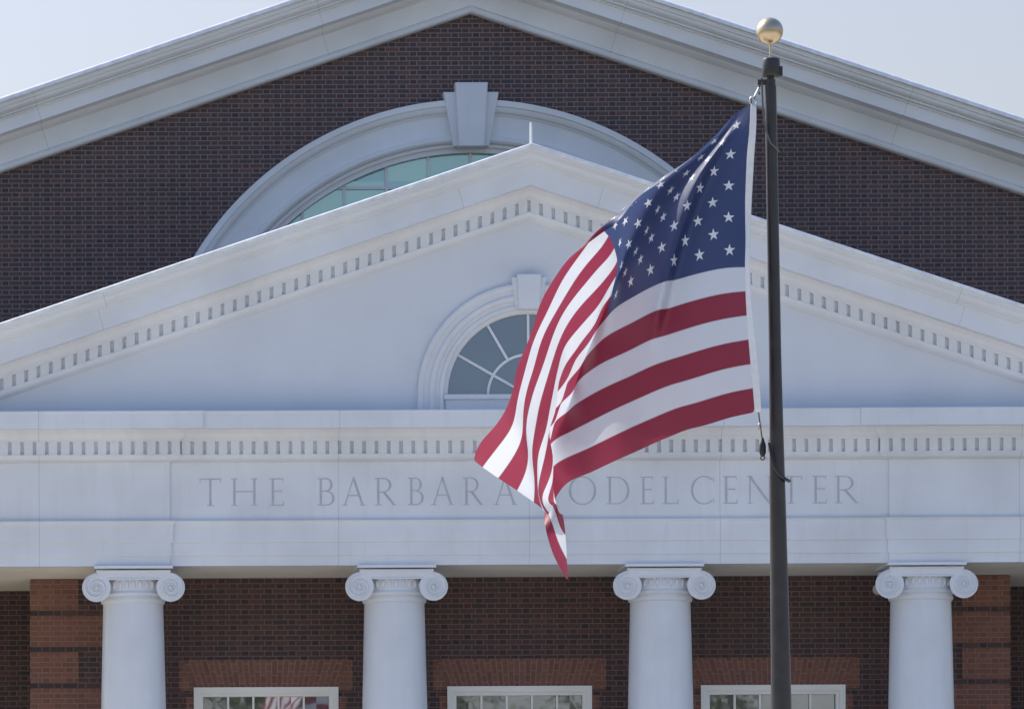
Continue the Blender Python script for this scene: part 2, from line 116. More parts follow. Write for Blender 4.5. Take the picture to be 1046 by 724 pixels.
    -183, -157, 1041, -176, -104, 1027, -164, -53, 1011, -147, -2, 993, -126, 48, 974, -104, 97, 956, -81, 146, 937, -60, 196, 919, -43, 249, 901, -30, 302, 882, -16, 355, 861, -1, 407, 836, 16, 457, 806, 32, 506, 774, 46, 553, 738, 59, 600, 700, 68, 646, 661, 72, 693, 623, 71, 740, 585, 64, 788, 548, 54, 837, 511, 43, 886, 473, 34, 932, 432, 29, 976, 388, 26, 1016, 342, 25, 1057, 295, 22, 1095, 248, 14, 1129, 202, 4, 1157, 156, -6, 1179, 110, -11, 1190, 60, -12, 1196, 7, -7, 1196, -50, 2, 1195, -109, 17, 1197, -167, 38, 1202, -224, 63, 1211, -279, 90, 1223, -334, 120, 1236, -387, 150, 1251, -441,
    -221, -188, 990, -212, -134, 974, -199, -80, 958, -181, -28, 940, -159, 22, 921, -136, 72, 903, -114, 122, 884, -96, 173, 867, -81, 227, 851, -69, 281, 833, -55, 334, 813, -40, 386, 788, -23, 436, 759, -8, 485, 728, 7, 532, 693, 20, 579, 656, 30, 625, 618, 36, 671, 579, 37, 718, 541, 32, 767, 504, 23, 816, 467, 12, 865, 430, 2, 912, 390, -6, 957, 348, -9, 999, 305, -10, 1042, 260, -10, 1083, 215, -13, 1122, 172, -18, 1159, 130, -26, 1192, 88, -31, 1216, 43, -34, 1232, -6, -33, 1240, -61, -27, 1245, -119, -14, 1250, -177, 5, 1257, -234, 29, 1269, -289, 57, 1283, -343, 87, 1298, -397, 117, 1315, -449,
    -257, -217, 936, -246, -161, 920, -231, -107, 903, -212, -55, 885, -190, -4, 867, -167, 47, 849, -147, 98, 832, -131, 151, 816, -119, 205, 800, -107, 260, 783, -92, 312, 763, -76, 364, 738, -60, 414, 711, -45, 464, 680, -31, 512, 647, -19, 559, 612, -7, 605, 574, 2, 651, 535, 6, 697, 496, 5, 745, 458, -2, 795, 421, -11, 843, 384, -23, 890, 345, -33, 935, 306, -41, 978, 265, -45, 1022, 224, -47, 1065, 182, -49, 1108, 142, -52, 1152, 103, -57, 1195, 64, -62, 1231, 24, -65, 1259, -23, -66, 1277, -75, -61, 1290, -132, -50, 1300, -189, -32, 1311, -246, -8, 1325, -302, 20, 1340, -355, 51, 1357, -407, 83, 1374, -458,
    -292, -243, 882, -278, -188, 865, -261, -134, 848, -240, -82, 830, -218, -30, 812, -196, 21, 794, -179, 74, 778, -166, 129, 763, -155, 184, 749, -141, 238, 731, -126, 290, 711, -109, 341, 687, -94, 392, 660, -81, 442, 632, -69, 492, 601, -57, 541, 567, -45, 587, 530, -34, 633, 491, -27, 678, 452, -23, 726, 412, -25, 773, 374, -31, 820, 335, -40, 866, 297, -52, 910, 259, -63, 953, 220, -72, 998, 182, -79, 1044, 144, -83, 1090, 108, -88, 1140, 72, -92, 1190, 36, -97, 1235, -2, -101, 1273, -45, -102, 1303, -95, -98, 1326, -150, -88, 1343, -206, -71, 1358, -263, -47, 1372, -318, -19, 1388, -370, 13, 1406, -421, 46, 1423, -471,
    -327, -268, 827, -309, -214, 810, -289, -161, 792, -267, -108, 774, -245, -56, 756, -226, -3, 739, -212, 51, 724, -200, 107, 710, -188, 162, 696, -173, 215, 678, -155, 266, 657, -139, 317, 633, -125, 369, 608, -114, 421, 582, -104, 472, 553, -92, 521, 521, -80, 569, 486, -69, 615, 448, -60, 660, 409, -54, 707, 369, -52, 753, 328, -52, 797, 288, -57, 841, 248, -65, 883, 209, -76, 926, 171, -88, 972, 135, -98, 1020, 100, -106, 1070, 66, -113, 1124, 33, -119, 1178, 0, -125, 1229, -36, -130, 1275, -77, -133, 1314, -124, -132, 1345, -176, -125, 1369, -231, -110, 1387, -286, -87, 1403, -341, -58, 1419, -393, -26, 1435, -442, 8, 1451, -491,
    -359, -293, 771, -338, -240, 753, -316, -187, 735, -294, -134, 717, -274, -81, 700, -257, -26, 685, -244, 29, 670, -233, 85, 657, -219, 139, 641, -201, 191, 623, -182, 241, 602, -165, 293, 579, -153, 345, 555, -143, 398, 529, -133, 449, 502, -121, 499, 472, -109, 547, 438, -98, 594, 403, -91, 640, 365, -85, 686, 326, -82, 731, 285, -79, 774, 244, -79, 815, 202, -82, 857, 161, -90, 900, 122, -99, 948, 86, -109, 998, 52, -119, 1051, 19, -127, 1107, -12, -134, 1163, -44, -140, 1217, -79, -147, 1266, -118, -153, 1309, -162, -157, 1345, -211, -155, 1372, -263, -144, 1393, -317, -123, 1410, -371, -95, 1425, -423, -62, 1438, -472, -27, 1452, -521,
    -386, -318, 713, -364, -265, 695, -342, -212, 678, -322, -159, 661, -304, -104, 645, -289, -48, 630, -276, 8, 616, -263, 63, 602, -246, 116, 586, -226, 166, 567, -206, 217, 545, -190, 268, 523, -178, 321, 499, -168, 373, 475, -156, 424, 449, -142, 473, 420, -129, 521, 388, -119, 568, 354, -115, 615, 319, -113, 662, 282, -111, 706, 243, -110, 749, 202, -108, 791, 161, -108, 834, 119, -111, 879, 80, -116, 928, 43, -124, 980, 8, -131, 1035, -25, -138, 1092, -57, -143, 1148, -90, -149, 1200, -125, -155, 1249, -163, -162, 1291, -206, -170, 1327, -252, -173, 1354, -303, -168, 1376, -355, -152, 1392, -408, -125, 1405, -459, -93, 1416, -509, -58, 1427, -558,
    -410, -344, 653, -388, -291, 637, -368, -237, 621, -351, -182, 605, -335, -126, 590, -321, -70, 575, -307, -14, 561, -291, 40, 546, -271, 92, 529, -249, 142, 510, -228, 193, 488, -212, 244, 466, -201, 297, 443, -190, 349, 419, -176, 398, 393, -159, 445, 365, -144, 492, 335, -135, 538, 304, -134, 586, 271, -137, 633, 237, -140, 680, 202, -142, 725, 165, -142, 770, 126, -141, 815, 86, -142, 863, 47, -144, 915, 9, -148, 968, -26, -152, 1023, -61, -156, 1078, -96, -158, 1131, -131, -160, 1180, -168, -162, 1225, -207, -167, 1263, -250, -175, 1295, -296, -182, 1321, -345, -183, 1341, -397, -172, 1356, -448, -149, 1367, -499, -119, 1376, -549, -85, 1385, -598,
    -429, -370, 593, -411, -316, 578, -394, -260, 563, -380, -204, 549, -365, -147, 534, -350, -91, 520, -334, -36, 505, -315, 17, 489, -293, 68, 472, -270, 118, 452, -249, 169, 431, -233, 221, 408, -221, 273, 386, -210, 324, 362, -194, 372, 337, -174, 417, 310, -157, 462, 281, -150, 508, 252, -152, 556, 223, -159, 604, 193, -167, 653, 162, -173, 701, 128, -176, 750, 93, -177, 800, 57, -177, 851, 20, -178, 903, -17, -179, 957, -54, -180, 1010, -91, -180, 1061, -128, -180, 1110, -166, -177, 1153, -206, -175, 1192, -248, -174, 1226, -292, -179, 1254, -339, -186, 1277, -388, -190, 1296, -438, -185, 1310, -489, -168, 1321, -540, -143, 1329, -589, -113, 1335, -637,
    -448, -397, 532, -434, -340, 519, -420, -283, 506, -407, -226, 492, -393, -169, 478, -377, -113, 463, -358, -59, 448, -336, -7, 432, -313, 44, 414, -290, 95, 394, -270, 146, 373, -254, 198, 350, -241, 250, 328, -228, 300, 305, -210, 347, 280, -189, 390, 254, -170, 433, 227, -163, 478, 199, -167, 526, 173, -177, 575, 146, -188, 626, 119, -197, 678, 90, -203, 730, 58, -206, 783, 25, -207, 835, -10, -207, 887, -47, -206, 939, -84, -205, 989, -122, -203, 1035, -161, -200, 1078, -201, -195, 1117, -243, -189, 1151, -286, -184, 1181, -332, -184, 1206, -379, -189, 1227, -428, -194, 1245, -478, -193, 1259, -528, -183, 1270, -578, -165, 1278, -626, -142, 1285, -674,
    -469, -421, 472, -457, -363, 460, -445, -305, 448, -432, -248, 435, -417, -191, 421, -399, -136, 406, -378, -83, 390, -355, -30, 373, -332, 21, 355, -311, 73, 336, -291, 124, 315, -274, 176, 292, -260, 227, 270, -246, 276, 246, -227, 322, 222, -203, 364, 197, -182, 405, 171, -173, 449, 145, -176, 497, 120, -187, 548, 96, -199, 600, 72, -209, 654, 45, -217, 707, 16, -222, 760, -15, -224, 812, -49, -224, 862, -84, -223, 911, -122, -221, 957, -160, -218, 999, -199, -213, 1038, -240, -207, 1072, -282, -200, 1104, -325, -194, 1131, -370, -191, 1155, -417, -193, 1176, -465, -197, 1194, -514, -199, 1208, -563, -195, 1218, -612, -185, 1226, -660, -171, 1233, -707,
    -491, -444, 412, -481, -385, 401, -469, -327, 389, -454, -270, 377, -436, -214, 362, -416, -160, 347, -395, -106, 331, -373, -53, 315, -352, -1, 297, -332, 51, 278, -313, 103, 257, -295, 154, 234, -280, 205, 211, -264, 253, 188, -243, 298, 164, -217, 338, 140, -193, 378, 115, -181, 421, 90, -181, 469, 67, -190, 520, 44, -202, 574, 21, -214, 627, -3, -222, 680, -31, -228, 732, -62, -231, 782, -95, -232, 830, -130, -230, 875, -167, -228, 917, -205, -224, 956, -244, -219, 992, -284, -213, 1025, -325, -207, 1055, -367, -201, 1082, -410, -197, 1106, -455, -198, 1127, -502, -201, 1144, -549, -204, 1157, -597, -205, 1167, -645, -202, 1174, -692, -197, 1179, -738,
    -517, -464, 353, -505, -406, 342, -490, -348, 331, -472, -292, 318, -453, -237, 303, -432, -183, 288, -412, -129, 273, -392, -75, 256, -373, -21, 239, -354, 32, 220, -335, 83, 199, -316, 134, 177, -299, 183, 153, -281, 231, 130, -258, 274, 106, -230, 314, 82, -204, 352, 58, -189, 394, 35, -187, 442, 13, -196, 493, -8, -207, 546, -29, -218, 599, -53, -226, 650, -81, -231, 700, -112, -233, 747, -145, -234, 792, -179, -232, 835, -216, -229, 874, -253, -226, 912, -291, -221, 947, -331, -216, 980, -370, -210, 1010, -410, -205, 1038, -451, -202, 1062, -495, -202, 1082, -539, -205, 1098, -585, -209, 1109, -631, -212, 1116, -677, -215, 1119, -722, -216, 1120, -766,
    -544, -483, 296, -528, -426, 284, -510, -369, 272, -490, -314, 259, -469, -259, 244, -449, -204, 229, -430, -149, 214, -412, -95, 198, -395, -40, 181, -377, 13, 162, -358, 64, 142, -338, 114, 119, -318, 162, 95, -298, 208, 71, -273, 250, 48, -244, 289, 24, -217, 326, 2, -201, 368, -20, -200, 414, -39, -208, 465, -58, -219, 517, -79, -227, 568, -103, -232, 617, -131, -234, 665, -162, -235, 710, -195, -234, 754, -230, -232, 795, -266, -229, 834, -303, -225, 871, -340, -221, 907, -379, -216, 941, -417, -211, 972, -455, -207, 1000, -494, -205, 1024, -535, -205, 1043, -578, -208, 1056, -622, -212, 1064, -666, -217, 1066, -709, -223, 1062, -751, -228, 1055, -792,
    -570, -501, 238, -549, -445, 226, -528, -390, 213, -507, -335, 200, -487, -279, 185, -468, -224, 171, -450, -168, 156, -433, -113, 140, -417, -58, 123, -400, -5, 104, -381, 46, 84, -359, 94, 61, -337, 140, 37, -313, 184, 13, -286, 225, -10, -257, 263, -33, -231, 301, -54, -218, 342, -73, -219, 387, -90, -226, 436, -107, -234, 486, -127, -237, 535, -152, -238, 583, -181, -238, 630, -212, -236, 674, -246, -234, 717, -280, -232, 759, -316, -228, 798, -352, -224, 837, -389, -220, 874, -426, -215, 909, -462, -211, 940, -498, -208, 968, -535, -206, 991, -575, -206, 1008, -616, -209, 1018, -659, -214, 1020, -701, -220, 1015, -741, -228, 1004, -779, -236, 988, -817,
    -590, -520, 179, -567, -465, 167, -545, -409, 154, -524, -354, 140, -506, -298, 127, -488, -242, 112, -470, -186, 97, -453, -131, 81, -436, -76, 64, -420, -23, 46, -402, 27, 26, -379, 74, 3, -353, 118, -21, -326, 160, -45, -298, 199, -68, -269, 237, -90, -247, 275, -109, -238, 316, -125, -239, 360, -140, -243, 407, -156, -244, 455, -176, -243, 502, -201, -240, 549, -230, -238, 595, -262, -236, 640, -295, -233, 684, -328, -230, 727, -363, -226, 769, -398, -222, 810, -434, -217, 848, -469, -213, 884, -504, -209, 915, -539, -206, 941, -575, -205, 962, -613, -205, 975, -653, -208, 981, -695, -213, 978, -735, -221, 966, -773, -231, 947, -809, -241, 923, -842,
    -604, -540, 119, -582, -484, 107, -561, -428, 94, -542, -371, 81, -524, -315, 68, -506, -259, 53, -487, -204, 38, -469, -149, 22, -453, -94, 5, -438, -41, -13, -421, 9, -33, -397, 54, -55, -368, 95, -78, -337, 134, -102, -307, 172, -125, -281, 211, -146, -263, 250, -163, -256, 292, -177, -255, 335, -191, -252, 378, -206, -247, 423, -226, -240, 469, -250, -236, 516, -279, -234, 563, -309, -232, 610, -341, -229, 656, -374, -226, 702, -407, -222, 746, -441, -218, 789, -475, -213, 828, -508, -209, 864, -542, -205, 894, -575, -202, 918, -611, -201, 935, -648, -202, 944, -688, -205, 945, -729, -211, 936, -769, -220, 919, -806, -231, 894, -840, -244, 866, -872,
    -616, -559, 58, -596, -502, 46, -577, -445, 34, -559, -388, 22, -540, -331, 8, -521, -276, -7, -501, -221, -22, -483, -166, -38, -468, -112, -55, -455, -58, -73, -437, -9, -93, -412, 34, -114, -380, 72, -136, -347, 108, -159, -317, 147, -181, -294, 187, -201, -280, 229, -217, -273, 271, -231, -267, 312, -243, -255, 352, -258, -242, 393, -277, -233, 438, -301, -228, 485, -327, -226, 535, -355, -224, 584, -385, -222, 634, -416, -220, 682, -447, -216, 729, -479, -212, 773, -511, -207, 812, -543, -203, 847, -575, -199, 875, -608, -196, 896, -643, -195, 910, -680, -196, 915, -720, -200, 910, -761, -207, 897, -800, -217, 876, -837, -230, 849, -872, -244, 818, -905,
    -630, -575, -3, -612, -517, -14, -593, -460, -25, -574, -403, -38, -553, -348, -52, -531, -293, -67, -511, -239, -82, -494, -184, -99, -481, -129, -116, -469, -75, -134, -452, -27, -153, -426, 15, -174, -392, 51, -195, -358, 86, -216, -331, 125, -237, -312, 168, -256, -300, 212, -271, -291, 254, -285, -276, 292, -298, -257, 328, -313, -237, 366, -332, -225, 411, -353, -219, 460, -377, -217, 512, -402, -216, 564, -428, -214, 617, -456, -212, 668, -485, -208, 716, -514, -204, 760, -544, -200, 799, -575, -195, 832, -606, -191, 858, -638, -188, 877, -673, -187, 887, -710, -189, 888, -749, -193, 880, -790, -201, 864, -831, -212, 840, -869, -225, 812, -906, -241, 781, -942,
    -650, -585, -63, -629, -529, -74, -608, -473, -85, -585, -417, -98, -561, -363, -112, -538, -310, -127, -517, -256, -143, -501, -201, -159, -489, -145, -176, -478, -92, -195, -463, -43, -214, -437, -2, -234, -404, 34, -254, -372, 70, -274, -347, 110, -293, -332, 156, -310, -322, 201, -325, -309, 242, -339, -288, 277, -354, -261, 309, -371, -237, 346, -389, -221, 391, -408, -214, 442, -428, -210, 496, -449, -209, 551, -472, -207, 605, -496, -204, 657, -522, -201, 706, -549, -197, 749, -577, -192, 787, -606, -186, 818, -636, -182, 843, -667, -178, 860, -701, -178, 868, -738, -180, 866, -778, -185, 856, -820, -193, 838, -861, -204, 814, -902, -219, 785, -941, -235, 755, -980,
    -675, -589, -121, -649, -535, -133, -623, -481, -145, -595, -429, -158, -568, -377, -172, -542, -325, -188, -520, -272, -203, -503, -217, -220, -492, -162, -237, -482, -108, -255, -468, -58, -275, -446, -15, -295, -415, 23, -314, -385, 60, -332, -364, 102, -349, -351, 149, -364, -342, 195, -379, -327, 235, -394, -301, 268, -411, -270, 297, -429, -243, 334, -447, -225, 379, -464, -215, 432, -481, -210, 488, -498, -206, 544, -516, -203, 599, -536, -199, 651, -558, -195, 699, -583, -189, 741, -609, -183, 777, -636, -177, 807, -665, -172, 830, -696, -168, 847, -729, -167, 854, -766, -169, 852, -807, -175, 841, -850, -183, 822, -893, -195, 798, -936, -210, 770, -978, -227, 741, -1019,
    -704, -585, -177, -673, -534, -189, -641, -483, -202, -609, -434, -216, -578, -384, -231, -549, -335, -247, -523, -284, -263, -504, -231, -280, -490, -177, -297, -479, -123, -316, -467, -72, -336, -448, -26, -356, -423, 16, -374, -396, 56, -392, -375, 100, -407, -364, 147, -420, -356, 193, -434, -341, 234, -450, -315, 266, -468, -284, 296, -487, -256, 332, -505, -235, 378, -521, -223, 431, -534, -215, 487, -547, -209, 543, -560, -203, 598, -576, -197, 649, -595, -190, 696, -616, -183, 736, -640, -176, 771, -666, -169, 800, -694, -162, 823, -725, -158, 839, -759, -156, 847, -796, -158, 845, -838, -164, 834, -882, -173, 817, -927, -185, 793, -972, -200, 766, -1015, -216, 736, -1058,
    -737, -572, -228, -702, -523, -241, -666, -475, -255, -631, -428, -269, -596, -382, -286, -563, -337, -304, -532, -290, -322, -507, -241, -339, -487, -189, -357, -473, -137, -376, -460, -85, -395, -445, -36, -415, -424, 10, -434, -401, 54, -451, -381, 100, -465, -369, 148, -478, -362, 195, -492, -350, 237, -506, -329, 272, -524, -302, 305, -543, -274, 342, -561, -252, 388, -575, -237, 440, -585, -226, 495, -594, -217, 550, -603, -208, 603, -614, -198, 653, -629, -188, 697, -647, -178, 737, -669, -169, 772, -694, -160, 800, -722, -153, 823, -753, -148, 839, -788, -146, 847, -827, -148, 846, -870, -153, 837, -916, -162, 820, -962, -173, 797, -1008, -187, 769, -1053, -203, 738, -1098,
    -773, -550, -273, -736, -504, -288, -699, -457, -302, -662, -413, -318, -624, -370, -337, -586, -329, -357, -550, -287, -378, -518, -243, -397, -490, -197, -416, -469, -147, -435, -452, -97, -455, -437, -46, -475, -420, 4, -494, -401, 52, -511, -383, 100, -525, -370, 149, -538, -362, 198, -550, -355, 244, -563, -341, 284, -579, -320, 322, -597, -296, 362, -613, -273, 408, -624, -255, 458, -632, -241, 512, -636, -228, 565, -641, -214, 616, -649, -200, 664, -660, -186, 708, -675, -173, 747, -695, -161, 782, -719, -151, 811, -747, -143, 834, -780, -138, 850, -817, -136, 857, -857, -137, 857, -902, -141, 847, -949, -149, 830, -998, -159, 807, -1045, -172, 777, -1092, -187, 745, -1138,
    -812, -523, -314, -774, -478, -330, -736, -434, -347, -697, -391, -365, -657, -351, -385, -616, -313, -407, -576, -276, -430, -537, -237, -453, -502, -197, -474, -472, -153, -494, -448, -105, -514, -429, -56, -534, -414, -5, -553, -398, 46, -571, -382, 97, -585, -369, 149, -598, -362, 201, -609, -357, 251, -621, -350, 297, -634, -335, 342, -648, -315, 386, -660, -293, 433, -669, -273, 483, -673, -255, 535, -674, -237, 586, -675, -220, 637, -679, -201, 684, -686, -184, 728, -698, -167, 769, -716, -153, 804, -739, -142, 834, -768, -133, 856, -802, -127, 871, -842, -124, 877, -885, -124, 875, -933, -128, 865, -982, -134, 846, -1032, -143, 820, -1082, -155, 789, -1131, -167, 753, -1179,
    -851, -496, -355, -812, -452, -373, -773, -408, -391, -733, -366, -410, -692, -327, -432, -649, -291, -456, -606, -257, -481, -563, -224, -506, -521, -189, -530, -484, -151, -552, -452, -110, -574, -427, -64, -594, -409, -14, -614, -394, 39, -631, -380, 92, -646, -368, 147, -659, -360, 201, -669, -355, 255, -679, -350, 308, -689, -340, 359, -699, -324, 409, -707, -303, 459, -711, -282, 511, -710, -262, 563, -707, -241, 614, -703, -220, 665, -702, -199, 714, -706, -178, 760, -715, -159, 802, -731, -143, 839, -753, -130, 868, -783, -121, 890, -819, -114, 902, -862, -111, 906, -909, -110, 901, -960, -113, 887, -1013, -117, 865, -1066, -125, 836, -1118, -134, 801, -1170, -145, 763, -1220,
    -883, -473, -400, -846, -428, -418, -808, -384, -436, -769, -341, -456, -727, -302, -478, -684, -266, -503, -638, -233, -529, -592, -203, -556, -547, -173, -582, -503, -142, -608, -464, -107, -632, -432, -67, -654, -407, -21, -675, -390, 30, -692, -376, 85, -707, -363, 142, -719, -353, 199, -728, -346, 257, -736, -340, 315, -743, -330, 372, -749, -316, 428, -753, -297, 482, -752, -276, 537, -745, -256, 592, -735, -234, 646, -725, -212, 700, -719, -190, 752, -719, -168, 801, -725, -148, 846, -739, -131, 884, -760, -117, 912, -791, -106, 932, -830, -99, 942, -876, -96, 941, -928, -95, 931, -984, -96, 913, -1041, -99, 886, -1098, -105, 853, -1154, -112, 815, -1209, -120, 773, -1262,
    -905, -460, -451, -874, -409, -467, -841, -360, -483, -804, -315, -501, -763, -275, -523, -718, -238, -549, -672, -205, -576, -624, -176, -604, -575, -149, -632, -527, -124, -660, -482, -98, -688, -443, -66, -713, -410, -27, -736, -386, 22, -753, -367, 77, -767, -352, 135, -777, -338, 195, -785, -327, 256, -791, -317, 318, -796, -306, 380, -799, -291, 441, -798, -274, 502, -792, -255, 562, -777, -236, 621, -759, -216, 680, -741, -196, 739, -728, -175, 796, -724, -154, 850, -728, -134, 897, -741, -116, 935, -762, -101, 963, -793, -90, 979, -835, -83, 984, -886, -79, 979, -943, -78, 963, -1004, -78, 939, -1067, -80, 908, -1129, -84, 870, -1189, -88, 828, -1248, -93, 784, -1305,
    -918, -453, -506, -897, -394, -518, -872, -338, -530, -838, -289, -546, -799, -246, -567, -754, -208, -593, -706, -175, -621, -656, -145, -649, -604, -120, -679, -553, -101, -710, -504, -83, -742, -456, -62, -772, -415, -30, -796, -381, 14, -814, -355, 67, -826, -335, 127, -834, -317, 189, -839, -302, 254, -843, -287, 319, -845, -272, 385, -846, -257, 452, -842, -241, 519, -830, -225, 586, -808, -208, 651, -779, -191, 716, -752, -174, 781, -733, -155, 843, -725, -136, 901, -728, -117, 950, -739, -100, 988, -759, -85, 1013, -791, -73, 1026, -836, -66, 1026, -892, -62, 1015, -956, -60, 994, -1024, -59, 965, -1092, -60, 929, -1160, -62, 888, -1225, -64, 843, -1287, -66, 797, -1349,
]

# ------------------------------------------------------------------ node helpers
class NB:
    """small builder for math in a node tree"""
    def __init__(s, nt): s.nt = nt
    def n(s, kind, **kw):
        nd = s.nt.nodes.new(kind)
        for k, v in kw.items(): setattr(nd, k, v)
        return nd
    def link(s, a, b): s.nt.links.new(a, b)
    def put(s, sock, v):
        if hasattr(v, 'is_output') or isinstance(v, bpy.types.NodeSocket): s.link(v, sock)
        else: sock.default_value = v
    def m(s, op, a, b=None, c=None):
        nd = s.n('ShaderNodeMath', operation=op)
        s.put(nd.inputs[0], a)
        if b is not None: s.put(nd.inputs[1], b)
        if c is not None: s.put(nd.inputs[2], c)
        return nd.outputs[0]
    def mix(s, f, a, b):
        nd = s.n('ShaderNodeMix', data_type='RGBA')
        s.put(nd.inputs[0], f); s.put(nd.inputs[6], a); s.put(nd.inputs[7], b)
        return nd.outputs[2]
    def ramp(s, f, pts):
        nd = s.n('ShaderNodeValToRGB')
        el = nd.color_ramp.elements
        while len(el) < len(pts): el.new(0.5)
        for e, (p, c) in zip(el, pts): e.position = p; e.color = c
        s.put(nd.inputs[0], f)
        return nd.outputs[0]
    def noise(s, vec, scale, detail=3.0, rough=0.5):
        nd = s.n('ShaderNodeTexNoise')
        nd.inputs['Scale'].default_value = scale
        nd.inputs['Detail'].default_value = detail
        nd.inputs['Roughness'].default_value = rough
        if vec is not None: s.link(vec, nd.inputs['Vector'])
        return nd.outputs['Fac']

def new_mat(name):
    m = bpy.data.materials.new(name)
    m.use_nodes = True
    nb = NB(m.node_tree)
    bsdf = m.node_tree.nodes['Principled BSDF']
    return m, nb, bsdf

def rgb(r, g, b): return (r, g, b, 1.0)

def paint(name, c, rough=0.45, var=0.06, joints=(), streak=0.0, rake_joints=()):
    m, nb, b = new_mat(name)
    tc = nb.n('ShaderNodeTexCoord').outputs['Object']
    f1 = nb.noise(tc, 0.9, 5)
    mp = nb.n('ShaderNodeMapping'); nb.link(tc, mp.inputs[0]); mp.inputs['Scale'].default_value = (7, 7, 0.7)
    f2 = nb.noise(mp.outputs[0], 1.0, 4)
    f3 = nb.noise(tc, 26, 3)
    d = tuple(x * (1 - 2.2 * var) for x in c)
    col = nb.ramp(f1, [(0.3, rgb(*d)), (0.62, rgb(*c))])
    g = (c[0] * 0.72, c[1] * 0.70, c[2] * 0.66)
    s1 = nb.m('MULTIPLY', nb.m('SUBTRACT', f2, 0.56), 2.2)
    s1 = nb.m('MINIMUM', nb.m('MAXIMUM', s1, 0.0), streak)
    col = nb.mix(s1, col, rgb(*g))
    if joints or rake_joints:
        sx = nb.n('ShaderNodeSeparateXYZ'); nb.link(tc, sx.inputs[0])
        dist = None
        along = nb.m('SUBTRACT', nb.m('ABSOLUTE', sx.outputs[0]), nb.m('MULTIPLY', sx.outputs[2], 0.3))   # square to the slope
        for j, co in [(q, sx.outputs[0]) for q in joints] + [(q, along) for q in rake_joints]:
            dj = nb.m('ABSOLUTE', nb.m('SUBTRACT', co, j))
            dist = dj if dist is None else nb.m('MINIMUM', dist, dj)
        k = nb.m('MULTIPLY', nb.m('LESS_THAN', dist, 0.005), 0.30)
        col = nb.mix(k, col, rgb(0.16, 0.16, 0.17))
    nb.link(col, b.inputs['Base Color'])
    b.inputs['Roughness'].default_value = rough
    bp = nb.n('ShaderNodeBump'); bp.inputs['Strength'].default_value = 0.05; bp.inputs['Distance'].default_value = 0.02
    nb.link(f3, bp.inputs['Height']); nb.link(bp.outputs[0], b.inputs['Normal'])
    return m

